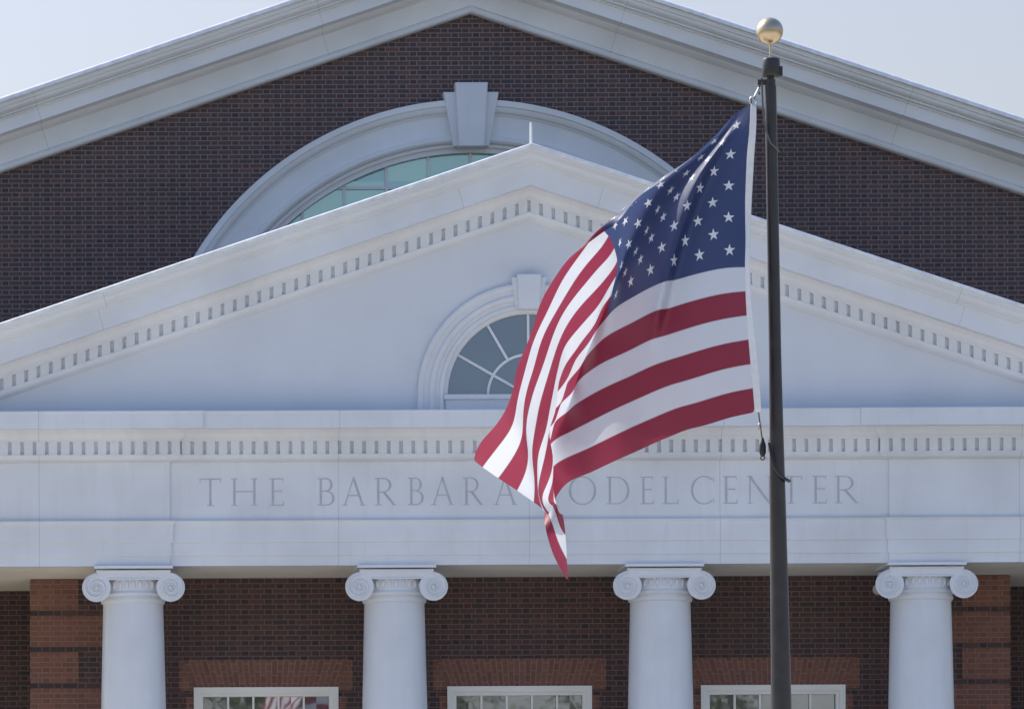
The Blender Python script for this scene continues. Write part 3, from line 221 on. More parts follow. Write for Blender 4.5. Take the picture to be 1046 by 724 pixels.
def brick(name, tones, mortar, soldier=False, header_dark=0.75):
    """Flemish bond: stretcher and header by turns, header centred over stretcher"""
    m, nb, b = new_mat(name)
    tc = nb.n('ShaderNodeTexCoord').outputs['Object']
    sp = nb.n('ShaderNodeSeparateXYZ'); nb.link(tc, sp.inputs[0])
    X, Y, Z = sp.outputs
    geo = nb.n('ShaderNodeNewGeometry')
    sn = nb.n('ShaderNodeSeparateXYZ'); nb.link(geo.outputs['True Normal'], sn.inputs[0])
    side = nb.m('GREATER_THAN', nb.m('ABSOLUTE', sn.outputs[0]), 0.7)
    a = nb.m('ADD', nb.m('MULTIPLY', X, nb.m('SUBTRACT', 1.0, side)), nb.m('MULTIPLY', Y, side))
    z = Z
    if soldier:   # bricks on end, fanned out towards the sides (object origin = middle of the arch's foot)
        fan = nb.m('ADD', 1.0, nb.m('MULTIPLY', Z, 0.40))
        z = nb.m('DIVIDE', a, fan); a = nb.m('ADD', Z, 0.003)
    h = 0.0677
    wob = nb.m('MULTIPLY', nb.m('SUBTRACT', nb.noise(tc, 1.3, 2), 0.5), 0.006)
    z = nb.m('ADD', z, wob)
    zr = nb.m('DIVIDE', z, h)
    row = nb.m('FLOOR', zr)
    fz = nb.m('MULTIPLY', nb.m('SUBTRACT', zr, row), h)
    odd = nb.m('FLOORED_MODULO', row, 2.0)
    t = nb.m('DIVIDE', nb.m('ADD', a, nb.m('MULTIPLY', odd, 0.153)), 0.306)
    cell = nb.m('FLOOR', t)
    fr = nb.m('MULTIPLY', nb.m('SUBTRACT', t, cell), 0.306)
    isH = nb.m('GREATER_THAN', fr, 0.204)
    loc = nb.m('SUBTRACT', fr, nb.m('MULTIPLY', isH, 0.204))
    wid = nb.m('SUBTRACT', 0.204, nb.m('MULTIPLY', isH, 0.102))
    dx = nb.m('MINIMUM', loc, nb.m('SUBTRACT', wid, loc))
    dz = nb.m('MINIMUM', fz, nb.m('SUBTRACT', h, fz))
    dm = nb.m('MINIMUM', dx, dz)
    # 0 in the joint, 1 on the brick
    on = nb.n('ShaderNodeMapRange'); on.interpolation_type = 'SMOOTHSTEP'
    nb.link(dm, on.inputs[0]); on.inputs[1].default_value = 0.0045; on.inputs[2].default_value = 0.0085
    on = on.outputs[0]
    cv = nb.n('ShaderNodeCombineXYZ')
    nb.link(nb.m('ADD', nb.m('MULTIPLY', cell, 2.0), isH), cv.inputs[0]); nb.link(row, cv.inputs[1])
    wn = nb.n('ShaderNodeTexWhiteNoise', noise_dimensions='2D'); nb.link(cv.outputs[0], wn.inputs['Vector'])
    rnd = wn.outputs['Value']
    n = len(tones)
    col = nb.ramp(rnd, [((i + 0.5) / n, rgb(*t_)) for i, t_ in enumerate(tones)])
    hd = nb.m('SUBTRACT', 1.0, nb.m('MULTIPLY', isH, 1 - header_dark))
    mul = nb.m('MULTIPLY', hd, nb.m('ADD', 0.72, nb.m('MULTIPLY', nb.noise(tc, 38, 4), 0.55)))
    big = nb.m('ADD', 0.8, nb.m('MULTIPLY', nb.noise(tc, 0.55, 5), 0.4))
    mul = nb.m('MULTIPLY', mul, big)
    vm = nb.n('ShaderNodeVectorMath', operation='SCALE'); nb.link(col, vm.inputs[0]); nb.link(mul, vm.inputs['Scale'])
    mo = nb.n('ShaderNodeVectorMath', operation='SCALE'); mo.inputs[0].default_value = mortar
    nb.link(nb.m('MULTIPLY', big, nb.m('ADD', 0.75, nb.m('MULTIPLY', nb.noise(tc, 9, 4), 0.5))), mo.inputs['Scale'])
    nb.link(nb.mix(on, mo.outputs[0], vm.outputs[0]), b.inputs['Base Color'])
    b.inputs['Roughness'].default_value = 0.85
    bp = nb.n('ShaderNodeBump'); bp.inputs['Strength'].default_value = 0.6; bp.inputs['Distance'].default_value = 0.008
    nb.link(on, bp.inputs['Height']); nb.link(bp.outputs[0], b.inputs['Normal'])
    return m

def glass(name, tint, refl, base, rough=0.02, cell=(0.615, 0.93), tilt=0.02):
    m, nb, b = new_mat(name)
    out = m.node_tree.nodes['Material Output']
    b.inputs['Base Color'].default_value = rgb(*base); b.inputs['Roughness'].default_value = 0.6
    gl = nb.n('ShaderNodeBsdfGlossy'); gl.inputs['Color'].default_value = rgb(*tint); gl.inputs['Roughness'].default_value = rough
    tc = nb.n('ShaderNodeTexCoord').outputs['Object']
    bp = nb.n('ShaderNodeBump'); bp.inputs['Strength'].default_value = 0.03; bp.inputs['Distance'].default_value = 0.02
    nb.link(nb.noise(tc, 2.2, 2), bp.inputs['Height'])
    # every pane sits a little differently in its bars
    sp = nb.n('ShaderNodeSeparateXYZ'); nb.link(tc, sp.inputs[0])
    cv = nb.n('ShaderNodeCombineXYZ')
    nb.link(nb.m('FLOOR', nb.m('DIVIDE', sp.outputs[0], cell[0])), cv.inputs[0]); nb.link(nb.m('FLOOR', nb.m('DIVIDE', sp.outputs[2], cell[1])), cv.inputs[1])
    wn = nb.n('ShaderNodeTexWhiteNoise', noise_dimensions='2D'); nb.link(cv.outputs[0], wn.inputs['Vector'])
    off = nb.n('ShaderNodeVectorMath', operation='SUBTRACT'); nb.link(wn.outputs['Color'], off.inputs[0]); off.inputs[1].default_value = (0.5, 0.5, 0.5)
    sc_ = nb.n('ShaderNodeVectorMath', operation='SCALE'); nb.link(off.outputs[0], sc_.inputs[0]); sc_.inputs['Scale'].default_value = tilt
    ad = nb.n('ShaderNodeVectorMath', operation='ADD'); nb.link(bp.outputs[0], ad.inputs[0]); nb.link(sc_.outputs[0], ad.inputs[1])
    nn = nb.n('ShaderNodeVectorMath', operation='NORMALIZE'); nb.link(ad.outputs[0], nn.inputs[0])
    nb.link(nn.outputs[0], gl.inputs['Normal'])
    mx = nb.n('ShaderNodeMixShader'); mx.inputs[0].default_value = refl
    nb.link(b.outputs[0], mx.inputs[1]); nb.link(gl.outputs[0], mx.inputs[2]); nb.link(mx.outputs[0], out.inputs['Surface'])
    return m

def plain(name, c, rough=0.5, metal=0.0, var=0.12, scale=8.0):
    m, nb, b = new_mat(name)
    tc = nb.n('ShaderNodeTexCoord').outputs['Object']
    f = nb.noise(tc, scale, 4)
    nb.link(nb.ramp(f, [(0.3, rgb(*[x * (1 - var) for x in c])), (0.7, rgb(*[min(1, x * (1 + var)) for x in c]))]), b.inputs['Base Color'])
    b.inputs['Roughness'].default_value = rough
    b.inputs['Metallic'].default_value = metal
    return m

JP = (-6.24, -2.43, 0.0, 2.43, 6.24)
M = {}
M['white'] = paint('white_trim_paint', (0.72, 0.75, 0.80), joints=JP, streak=0.10)
M['rake_crown'] = paint('white_crown_paint', (0.72, 0.75, 0.80), rake_joints=(2.40,))
M['rake_corona'] = paint('white_corona_paint', (0.72, 0.75, 0.80), rake_joints=(-2.50, 2.52))
M['gable_trim'] = paint('white_gable_paint', (0.79, 0.815, 0.85), rake_joints=(-2.4, 2.1, 6.3))
M['gable_trim_plain'] = paint('white_arch_paint', (0.79, 0.815, 0.85), streak=0.05)
M['window_white'] = paint('white_window_paint', (0.86, 0.85, 0.80), streak=0.0)
M['white_plain'] = paint('white_column_paint', (0.73, 0.755, 0.80), rough=0.35, streak=0.05)
M['stucco'] = paint('white_stucco', (0.66, 0.695, 0.755), rough=0.7, var=0.035, streak=0.0)
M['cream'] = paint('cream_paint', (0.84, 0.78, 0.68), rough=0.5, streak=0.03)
M['gable_brick'] = brick('dark_brown_brick', [(0.088, 0.062, 0.066), (0.108, 0.068, 0.069), (0.070, 0.055, 0.064), (0.136, 0.075, 0.070), (0.094, 0.066, 0.070), (0.116, 0.070, 0.069), (0.078, 0.061, 0.068)], (0.235, 0.192, 0.195))
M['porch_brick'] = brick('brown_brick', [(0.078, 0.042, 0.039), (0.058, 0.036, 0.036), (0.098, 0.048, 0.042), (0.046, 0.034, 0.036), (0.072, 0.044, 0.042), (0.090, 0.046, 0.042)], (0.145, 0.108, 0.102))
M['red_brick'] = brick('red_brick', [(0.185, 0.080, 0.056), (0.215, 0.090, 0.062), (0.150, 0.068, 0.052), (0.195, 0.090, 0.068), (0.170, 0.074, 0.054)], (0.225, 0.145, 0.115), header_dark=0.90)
M['red_soldier'] = brick('red_brick_on_end', [(0.180, 0.078, 0.056), (0.205, 0.088, 0.062), (0.150, 0.066, 0.050), (0.190, 0.088, 0.066)], (0.225, 0.150, 0.120), soldier=True, header_dark=1.0)
M['teal_glass'] = glass('teal_glass', (0.48, 0.76, 0.78), 0.54, (0.17, 0.31, 0.33), tilt=0.06)
M['grey_glass'] = glass('grey_glass', (0.32, 0.41, 0.52), 0.46, (0.08, 0.11, 0.15))
M['window_glass'] = glass('window_glass', (0.75, 0.76, 0.74), 0.42, (0.055, 0.058, 0.055), cell=(0.33, 0.38), tilt=0.006)
M['letter'] = plain('grey_letter_enamel', (0.45, 0.47, 0.52), 0.5)
M['shingle'] = plain('grey_roof_shingle', (0.13, 0.13, 0.135), 0.9, scale=30)
M['lead'] = plain('white_metal_edge', (0.80, 0.80, 0.80), 0.4)
M['rod'] = plain('bright_metal_rod', (0.85, 0.85, 0.85), 0.4, 0.0)
M['concrete'] = plain('pale_concrete', (0.55, 0.51, 0.44), 0.85, scale=1.5)
M['pole'] = plain('dark_bronze_paint', (0.050, 0.047, 0.049), 0.34, 0.5)
M['black'] = plain('black_rubber', (0.012, 0.012, 0.014), 0.5)
M['gold'] = plain('brushed_gold_metal', (0.56, 0.45, 0.30), 0.33, 0.9, var=0.05)
M['rope'] = plain('grey_rope', (0.12, 0.115, 0.11), 0.8, scale=60)
M['canvas'] = plain('white_canvas', (0.72, 0.72, 0.72), 0.8, scale=20, var=0.05)
M['steel'] = plain('bright_steel', (0.55, 0.55, 0.56), 0.3, 0.9)

# ------------------------------------------------------------------ mesh helpers
class MB:
    def __init__(s): s.v = []; s.f = []
    def add(s, vs, fs):
        o = len(s.v); s.v += [tuple(p) for p in vs]; s.f += [tuple(i + o for i in q) for q in fs]
    def box(s, x0, x1, y0, y1, z0, z1):
        s.add([(x, y, z) for z in (z0, z1) for y in (y0, y1) for x in (x0, x1)],
              [(0, 2, 3, 1), (4, 5, 7, 6), (0, 1, 5, 4), (2, 6, 7, 3), (0, 4, 6, 2), (1, 3, 7, 5)])
    def poly_prism(s, pts, y0, y1):
        """outline in (x, z), pushed from y0 (front) to y1"""
        n = len(pts)
        s.add([(x, y0, z) for x, z in pts] + [(x, y1, z) for x, z in pts],
              [tuple(range(n)), tuple(reversed(range(n, 2 * n)))] + [(i, i + n, (i + 1) % n + n, (i + 1) % n) for i in range(n)])
    def strip(s, rows, closed=False):
        """rows of points of equal length -> quads"""
        n = len(rows[0]); o = []
        for r in rows: o += r
        fs = []
        for i in range(len(rows) - 1):
            for j in range(n if closed else n - 1):
                k = (j + 1) % n
                fs.append((i * n + j, i * n + k, (i + 1) * n + k, (i + 1) * n + j))
        s.add(o, fs)
    def lathe(s, prof, cx=0, cy=0, seg=48, top=True, bot=True):
        rows = [[(cx + r * math.cos(2 * PI * k / seg), cy + r * math.sin(2 * PI * k / seg), z) for k in range(seg)] for r, z in prof]
        o = len(s.v)
        s.strip(rows, True)
        if bot: s.f.append(tuple(o + k for k in reversed(range(seg))))
        if top: s.f.append(tuple(o + (len(prof) - 1) * seg + k for k in range(seg)))
    def tube(s, pts, rad, seg=10, cap=True):
        pts = [Vector(p) for p in pts]
        rads = rad if isinstance(rad, (list, tuple)) else [rad] * len(pts)
        rows = []; up = None
        for i, p in enumerate(pts):
            d = (pts[min(i + 1, len(pts) - 1)] - pts[max(i - 1, 0)]).normalized()
            if up is None:
                up = Vector((0, 0, 1)) if abs(d.z) < 0.9 else Vector((1, 0, 0))
            a = d.cross(up).normalized(); bvec = a.cross(d).normalized(); up = bvec
            rows.append([tuple(p + rads[i] * (math.cos(2 * PI * k / seg) * a + math.sin(2 * PI * k / seg) * bvec)) for k in range(seg)])
        o = len(s.v)
        s.strip(rows, True)
        if cap:
            s.f.append(tuple(o + k for k in range(seg))); s.f.append(tuple(o + (len(rows) - 1) * seg + k for k in reversed(range(seg))))
    def ball(s, c, r, seg=24, rings=14, sz=1.0):
        rows = []
        for i in range(rings + 1):
            t = -PI / 2 + PI * i / rings
            rr = max(1e-4, r * math.cos(t))
            rows.append([(c[0] + rr * math.cos(2 * PI * k / seg), c[1] + rr * math.sin(2 * PI * k / seg), c[2] + sz * r * math.sin(t)) for k in range(seg)])
        s.strip(rows, True)
    def build(s, name, mat, parent=None, origin=None, smooth=False, recalc=True):
        base = Vector(origin) if origin is not None else Vector((0, 0, 0))
        me = bpy.data.meshes.new(name)
        me.from_pydata([tuple(Vector(p) - base) for p in s.v], [], s.f)
        if recalc:
            bm = bmesh.new(); bm.from_mesh(me)
            bmesh.ops.recalc_face_normals(bm, faces=bm.faces)
            big = [f for f in bm.faces if len(f.verts) > 4]
            if big: bmesh.ops.triangulate(bm, faces=big)
            bm.to_mesh(me); bm.free()
        me.materials.append(mat)
        if smooth:
            me.polygons.foreach_set('use_smooth', [True] * len(me.polygons))
            me.set_sharp_from_angle(angle=R(smooth if smooth is not True else 40))
        ob = bpy.data.objects.new(name, me)
        COL.objects.link(ob)
        if parent is not None:
            ob.parent = parent
            ob.location = base - world_loc(parent)
        else:
            ob.location = base
        return ob

def world_loc(o):
    v = Vector((0, 0, 0))
    while o is not None:
        v += o.location; o = o.parent
    return v

def empty(name, loc, parent=None):
    o = bpy.data.objects.new(name, None)
    o.empty_display_size = 0.3
    COL.objects.link(o)
    o.location = Vector(loc) - (world_loc(parent) if parent else Vector((0, 0, 0)))
    if parent: o.parent = parent
    return o

def tag(o, label=None, cat=None, group=None, kind=None):
    if label: o['label'] = label
    if cat: o['category'] = cat
    if group: o['group'] = group
    if kind: o['kind'] = kind
    return o

def copy_tree(o, parent, loc=None):
    c = o.copy(); COL.objects.link(c); c.parent = parent
    if loc is not None: c.location = loc
    for ch in list(o.children): copy_tree(ch, c)
    return c

def arc(x, z, r, a0, a1, n): return [(x + r * math.cos(a0 + (a1 - a0) * i / n), z + r * math.sin(a0 + (a1 - a0) * i / n)) for i in range(n + 1)]
def curve(p0, p1, p2, n=5):   # quadratic piece of a moulding
    return [((1 - t) ** 2 * p0[0] + 2 * t * (1 - t) * p1[0] + t * t * p2[0], (1 - t) ** 2 * p0[1] + 2 * t * (1 - t) * p1[1] + t * t * p2[1]) for t in [i / n for i in range(n + 1)]]

# ------------------------------------------------------------------ ground
g = MB(); n = 24
g.add([(-900, -900, 0), (900, -900, 0), (900, 900, 0), (-900, 900, 0)], [(0, 1, 2, 3)])
gm, nb, b = new_mat('mown_grass')
tc = nb.n('ShaderNodeTexCoord').outputs['Object']
nb.link(nb.mix(nb.noise(tc, 3.0, 6), nb.ramp(nb.noise(tc, 0.05, 4), [(0.35, rgb(0.12, 0.125, 0.05)), (0.7, rgb(0.19, 0.165, 0.085))]), rgb(0.06, 0.08, 0.025)), b.inputs['Base Color'])
b.inputs['Roughness'].default_value = 0.9
tag(g.build('lawn', gm), kind='structure')
p = MB(); p.add([(-34, -54, 0.004), (34, -54, 0.004), (34, -2.6, 0.004), (-34, -2.6, 0.004)], [(0, 1, 2, 3)])
tag(p.build('plaza_pavement', M['concrete']), kind='structure')

# ------------------------------------------------------------------ the building
BLD = empty('brick_hall', (0, 0, 0))
tag(BLD, 'dark brick hall with white columned portico, two stacked pediments and carved name', 'building')
SL = 1 / 3.0            # both roofs rise 4 in 12
GY = 8.79               # front of the tall gable
WY = 1.535              # front of the bay behind the columns
RY = 3.30               # recessed wall either side of the bay
GX = 0.02

# --- tall rear block
w = MB()
HW = 14.0; apex = 15.60; hole = arc(GX, 9.415, 4.05, PI, 0, 64)
up = [(-HW, 9.415), (GX - 4.05, 9.415)] + hole[1:-1] + [(GX + 4.05, 9.415), (HW, 9.415), (HW, apex - HW * SL), (GX, apex), (-HW, apex - HW * SL)]
w.add([(x, GY, z) for x, z in up], [tuple(range(len(up)))])
w.add([(-HW, GY, 0), (HW, GY, 0), (HW, GY, 9.415), (-HW, GY, 9.415)], [(0, 1, 2, 3)])
for s in (-1, 1):
    w.add([(s * HW, GY, 0), (s * HW, GY + 24, 0), (s * HW, GY + 24, apex - HW * SL), (s * HW, GY, apex - HW * SL)], [(0, 1, 2, 3)])
w.add([(-HW, GY + 24, 0), (HW, GY + 24, 0), (HW, GY + 24, apex - HW * SL), (GX, GY + 24, apex), (-HW, GY + 24, apex - HW * SL)], [(0, 1, 2, 3, 4)])
w.build('gable_wall', M['gable_brick'], BLD, recalc=True)

def rake(prof, z_apex, cx, xe, clamp=None):
    """moulding profile [(y, drop)] carried up one slope and down the other"""
    xs = [-xe + i * 0.25 for i in range(int(xe / 0.25) + 1)]
    if abs(xs[-1]) > 1e-6: xs.append(0.0)
    xs = xs + [-x for x in reversed(xs[:-1])]
    if clamp is None: xs = [-xe, 0.0, xe]
    rows = []
    for x in xs:
        r = []
        for i, (y, d) in enumerate(prof):
            z = z_apex - d - abs(x) * SL
            if clamp is not None: z = max(z, clamp + 0.0015 * i)
            r.append((cx + x, y, z))
        rows.append(r)
    m = MB(); m.strip(rows)
    return m

def rounded_edge(y, r, d0, n=6):   # metal nosing on the roof's edge, rolled over the front
    return [(y + r - r * math.sin(PI / 2 * i / n), d0 + r - r * math.cos(PI / 2 * i / n)) for i in range(n + 1)]

GA = 16.405
XE = 14.8
gy = lambda k: GY + k
gc = empty('gable_cornice', (0, 0, 0), BLD)
edge = [(gy(0.3), 0.0)] + rounded_edge(gy(-0.80), 0.08, 0.0, 12) + [(gy(-0.80), 0.086), (gy(-0.745), 0.09)]
rake(edge, GA, GX, XE).build('roof_edge', M['lead'], gc, smooth=True)
crown = [(gy(-0.745), 0.08), (gy(-0.745), 0.10), (gy(-0.735), 0.102)] + [(gy(-0.735), 0.150), (gy(-0.715), 0.152)] + curve((gy(-0.71), 0.155), (gy(-0.71), 0.215), (gy(-0.625), 0.245), 7) + [(gy(-0.625), 0.264)] + [(gy(-0.54), 0.268), (gy(-0.54), 0.296), (gy(-0.52), 0.30)]
rake(crown, GA, GX, XE).build('crown_moulding', M['gable_trim'], gc, smooth=True)
rake([(gy(-0.52), 0.30), (gy(-0.52), 0.487), (gy(-0.49), 0.489), (gy(-0.49), 0.478), (gy(-0.17), 0.478)], GA, GX, XE).build('corona', M['gable_trim'], gc)
rake(curve((gy(-0.21), 0.476), (gy(-0.20), 0.55), (gy(-0.10), 0.567)) + [(gy(-0.10), 0.86), (gy(-0.085), 0.866), (gy(-0.085), 0.88)], GA, GX, XE).build('frieze_board', M['gable_trim'], gc, smooth=True)
rake([(gy(-0.085), 0.88), (gy(-0.13), 0.888)] + curve((gy(-0.13), 0.89), (gy(-0.155), 0.93), (gy(-0.12), 0.962)) + [(gy(-0.10), 0.97), (gy(0.05), 0.972)], GA, GX, XE).build('bead_moulding', M['white_plain'], gc, smooth=True)
r = MB()
for s in (-1, 1):
    r.add([(GX, gy(0.2), GA - 0.003), (GX + s * XE, gy(0.2), GA - 0.003 - XE * SL), (GX + s * XE, gy(24.6), GA - 0.003 - XE * SL), (GX, gy(24.6), GA - 0.003)], [(0, 1, 2, 3)])
r.build('main_roof', M['shingle'], BLD)

# --- arched windows: casing rings swept round an arc
def arch_sweep(m, prof, cx, cz, y, drop, n=96):
    """prof = [(radius, y offset)]; the legs go straight down by drop"""
    rows = []
    path = [(PI, drop)] + [(PI - PI * i / n, 0) for i in range(n + 1)] + [(0.0, drop)]
    for a, d in path:
        rows.append([(cx + rr * math.cos(a), y + yo, cz + rr * math.sin(a) - d) for rr, yo in prof])
    m.strip(rows)

def half_disc(m, cx, cz, r, y, drop, n=64):
    pts = arc(cx, cz, r, PI, 0, n)
    pts = [(cx - r, cz - drop)] + pts + [(cx + r, cz - drop)]
    m.add([(x, y, z) for x, z in pts], [tuple(range(len(pts)))])

def keystone(parent, cx, y, zt, zb, ht, hb, szt, szb, sht, shb, d0, d1):
    k = MB()
    def taper(zt, zb, ht, hb, yf, yb, bev):
        f = [(cx - hb + bev, yf, zb + bev), (cx + hb - bev, yf, zb + bev), (cx + ht - bev, yf, zt - bev), (cx - ht + bev, yf, zt - bev)]
        e = [(cx - hb, yf + bev, zb), (cx + hb, yf + bev, zb), (cx + ht, yf + bev, zt), (cx - ht, yf + bev, zt)]
        bk = [(x, yb, z) for x, _, z in e]
        k.add(f, [(0, 1, 2, 3)])
        k.strip([f, e, bk], True)
    taper(zt, zb, ht, hb, y - d0, y + 0.05, 0.012)
    taper(szt, szb, sht, shb, y - d1, y + 0.048, 0.010)
    return k.build('keystone', M['white_plain'], parent)

big = MB()
CZ = 9.415
arch_sweep(big, [(4.76, 0.06), (4.76, -0.10)] + [(4.75, -0.175), (4.665, -0.175), (4.66, -0.150), (4.635, -0.150)] + curve((4.63, -0.148), (4.575, -0.14), (4.565, -0.09)) + [(4.545, -0.085), (4.545, -0.066), (4.50, -0.066), (4.24, -0.066), (4.235, -0.10)] + [(4.225, -0.125), (4.17, -0.125)] + curve((4.165, -0.12), (4.13, -0.11), (4.125, -0.075)) + [(4.12, -0.06), (4.075, -0.055), (4.075, -0.012), (4.0, -0.008), (4.0, 0.10)], GX, CZ, GY, 0.0)
lun = big.build('lunette_window', M['gable_trim_plain'], BLD, smooth=35)
lun['label'] = 'large arched window with teal panes in the brick gable'
pn = MB(); half_disc(pn, GX, CZ, 4.03, GY + 0.095, 0.0); pn.build('pane', M['teal_glass'], lun)
mu = MB()
for k in range(-6, 7):
    x = GX + 0.615 * k; mu.box(x - 0.022, x + 0.022, GY + 0.055, GY + 0.09, CZ, CZ + math.sqrt(max(0.01, 4.02 ** 2 - (x - GX) ** 2)))
for k in range(4):
    z = 12.92 - 0.93 * k; hx = math.sqrt(4.02 ** 2 - (z - CZ) ** 2); mu.box(GX - hx, GX + hx, GY + 0.058, GY + 0.089, z - 0.022, z + 0.022)
mu.build('muntins', M['white_plain'], lun)
keystone(lun, GX - 0.01, GY, 14.39, 13.46, 0.238, 0.187, 14.265, 13.475, 0.405, 0.258, 0.30, 0.21)

# --- portico: entablature carried round the breaks
XB = 4.58; XEND = 8.95; FWD = 0.035
def entab(prof, back=GY - 0.02):
    """prof = [(projection, z)]"""
    st = [lambda p: (-XEND - p, back), lambda p: (-XEND - p, -FWD - p), lambda p: (-XB + p, -FWD - p), lambda p: (-XB + p, -p),
          lambda p: (XB - p, -p), lambda p: (XB - p, -FWD - p), lambda p: (XEND + p, -FWD - p), lambda p: (XEND + p, back)]
    m = MB(); m.strip([[(f(p)[0], f(p)[1], z) for p, z in prof] for f in st])
    return m
ZS = 6.671
frieze = entab([(0.0, 7.985), (0.0, 7.245)])
ent = frieze.build('entablature', M['white'], BLD)
arch_p = [(0.0, 7.245), (0.066, 7.242), (0.066, 7.228)] + curve((0.066, 7.228), (0.048, 7.218), (0.044, 7.172)) + [(0.042, 6.968), (0.036, 6.962), (0.021, 6.962), (0.021, 6.80), (0.016, 6.794), (0.0, 6.794), (0.0, ZS), (-0.25, ZS)]
entab(arch_p).build('architrave', M['white'], ent, smooth=30)
cor_p = [(-0.2, 8.66), (0.0, 8.632), (0.40, 8.60)] + curve((0.42, 8.598), (0.432, 8.585), (0.425, 8.57)) + [(0.42, 8.565), (0.42, 8.376), (0.395, 8.372), (0.395, 8.384), (0.20, 8.384)] + curve((0.20, 8.384), (0.195, 8.30), (0.148, 8.262)) + [(0.148, 8.236), (0.095, 8.236), (0.095, 8.076), (0.146, 8.076), (0.146, 8.060)] + curve((0.14, 8.055), (0.12, 8.0), (0.025, 7.992)) + [(0.012, 7.985), (0.0, 7.985)]
entab(cor_p).build('cornice', M['white'], ent, smooth=30)
dn = MB(); pitch = 0.1561; dw = 0.110
def dentil_run(x0, x1, yf, yb):
    k = round((x1 - x0 + pitch - dw) / pitch); o = x0 + ((x1 - x0) - (k * pitch - (pitch - dw))) / 2
    for i in range(k): dn.box(o + i * pitch, o + i * pitch + dw, yf, yb, 8.070, 8.250)
dentil_run(-XB + 0.16, XB - 0.16, -0.14, -0.05)
dentil_run(-XEND - 0.13, -XB + 0.13, -0.14 - FWD, -0.05 - FWD)
dentil_run(XB - 0.13, XEND + 0.13, -0.14 - FWD, -0.05 - FWD)
dn.build('dentil_course', M['white_plain'], ent)

# --- pediment
PA = 11.94
ty = MB()
tri = [(-9.0, 8.61), (-1.035, 8.61), (-1.035, 8.828)] + arc(0, 8.828, 1.035, PI, 0, 48)[1:-1] + [(1.035, 8.828), (1.035, 8.61), (9.0, 8.61), (9.0, 8.75), (0, 11.30), (-9.0, 8.75)]
tri = [(x, z if z < 8.62 or abs(x) < 1.1 and z < 10 else min(z, 11.25 - abs(x) * SL if abs(x) > 0.1 else z)) for x, z in tri]
tri = [(-7.9, 8.61), (-1.035, 8.61), (-1.035, 8.828)] + arc(0, 8.828, 1.035, PI, 0, 48)[1:-1] + [(1.035, 8.828), (1.035, 8.61), (7.9, 8.61), (0, 11.24)]
ty.add([(x, 0.0, z) for x, z in tri], [tuple(range(len(tri)))])
ped = ty.build('pediment', M['stucco'], BLD)
CL = 8.595
XR = 9.5
edge = [(0.3, 0.0)] + rounded_edge(-0.59, 0.044, 0.0, 10) + [(-0.59, 0.050), (-0.555, 0.054)]
rake(edge, PA, 0, XR, CL).build('roof_edge', M['lead'], ped, smooth=True)
rake([(-0.555, 0.04)] + [(-0.555, 0.100), (-0.540, 0.103), (-0.540, 0.118)] + curve((-0.525, 0.119), (-0.52, 0.175), (-0.440, 0.205), 7) + [(-0.440, 0.222)] + [(-0.415, 0.22), (-0.415, 0.235), (-0.40, 0.24)], PA, 0, XR, CL + 0.01).build('crown_moulding', M['rake_crown'], ped, smooth=True)
rake([(-0.40, 0.24), (-0.40, 0.502), (-0.375, 0.505), (-0.375, 0.494), (-0.20, 0.494)], PA, 0, XR, CL + 0.03).build('corona', M['rake_corona'], ped)
rake(curve((-0.20, 0.494), (-0.195, 0.59), (-0.148, 0.628)) + [(-0.148, 0.655), (-0.095, 0.655), (-0.095, 0.80), (-0.146, 0.80), (-0.146, 0.816)] + curve((-0.14, 0.82), (-0.12, 0.885), (-0.025, 0.895)) + [(-0.012, 0.903), (0.02, 0.905)], PA, 0, XR, CL + 0.04).build('bed_moulding', M['white_plain'], ped, smooth=30)
dn = MB()
k = 0
while True:
    x0 = 0.0203 + k * pitch
    if x0 > 6.9: break
    for s in (-1, 1):
        xa, xb = s * x0, s * (x0 + dw)
        zt = lambda x: PA - 0.645 - abs(x) * SL
        zb = lambda x: PA - 0.812 - abs(x) * SL
        dn.add([(x, y, z(x)) for z in (zb, zt) for y in (-0.14, -0.05) for x in (xa, xb)],
               [(0, 2, 3, 1), (4, 5, 7, 6), (0, 1, 5, 4), (2, 6, 7, 3), (0, 4, 6, 2), (1, 3, 7, 5)])
    k += 1
dn.build('dentil_course', M['white_plain'], ped)
lr = MB(); lr.tube([(0, -0.45, 11.90), (0, -0.45, 12.16), (0, -0.45, 12.215)], [0.017, 0.016, 0.012], 10)
lr.tube([(0, -0.45, 11.90), (0, -0.45, 11.93)], 0.022, 12)
lr.build('lightning_rod', M['rod'], ped, smooth=True)['label'] = 'thin bright lightning rod on the apex of the lower pediment'
r = MB()
for s in (-1, 1):
    r.add([(0, 0.1, PA - 0.002), (s * XR, 0.1, PA - 0.002 - XR * SL), (s * XR, GY + 0.0, PA - 0.002 - XR * SL), (0, GY + 0.0, PA - 0.002)], [(0, 1, 2, 3)])
r.build('porch_roof', M['shingle'], BLD)

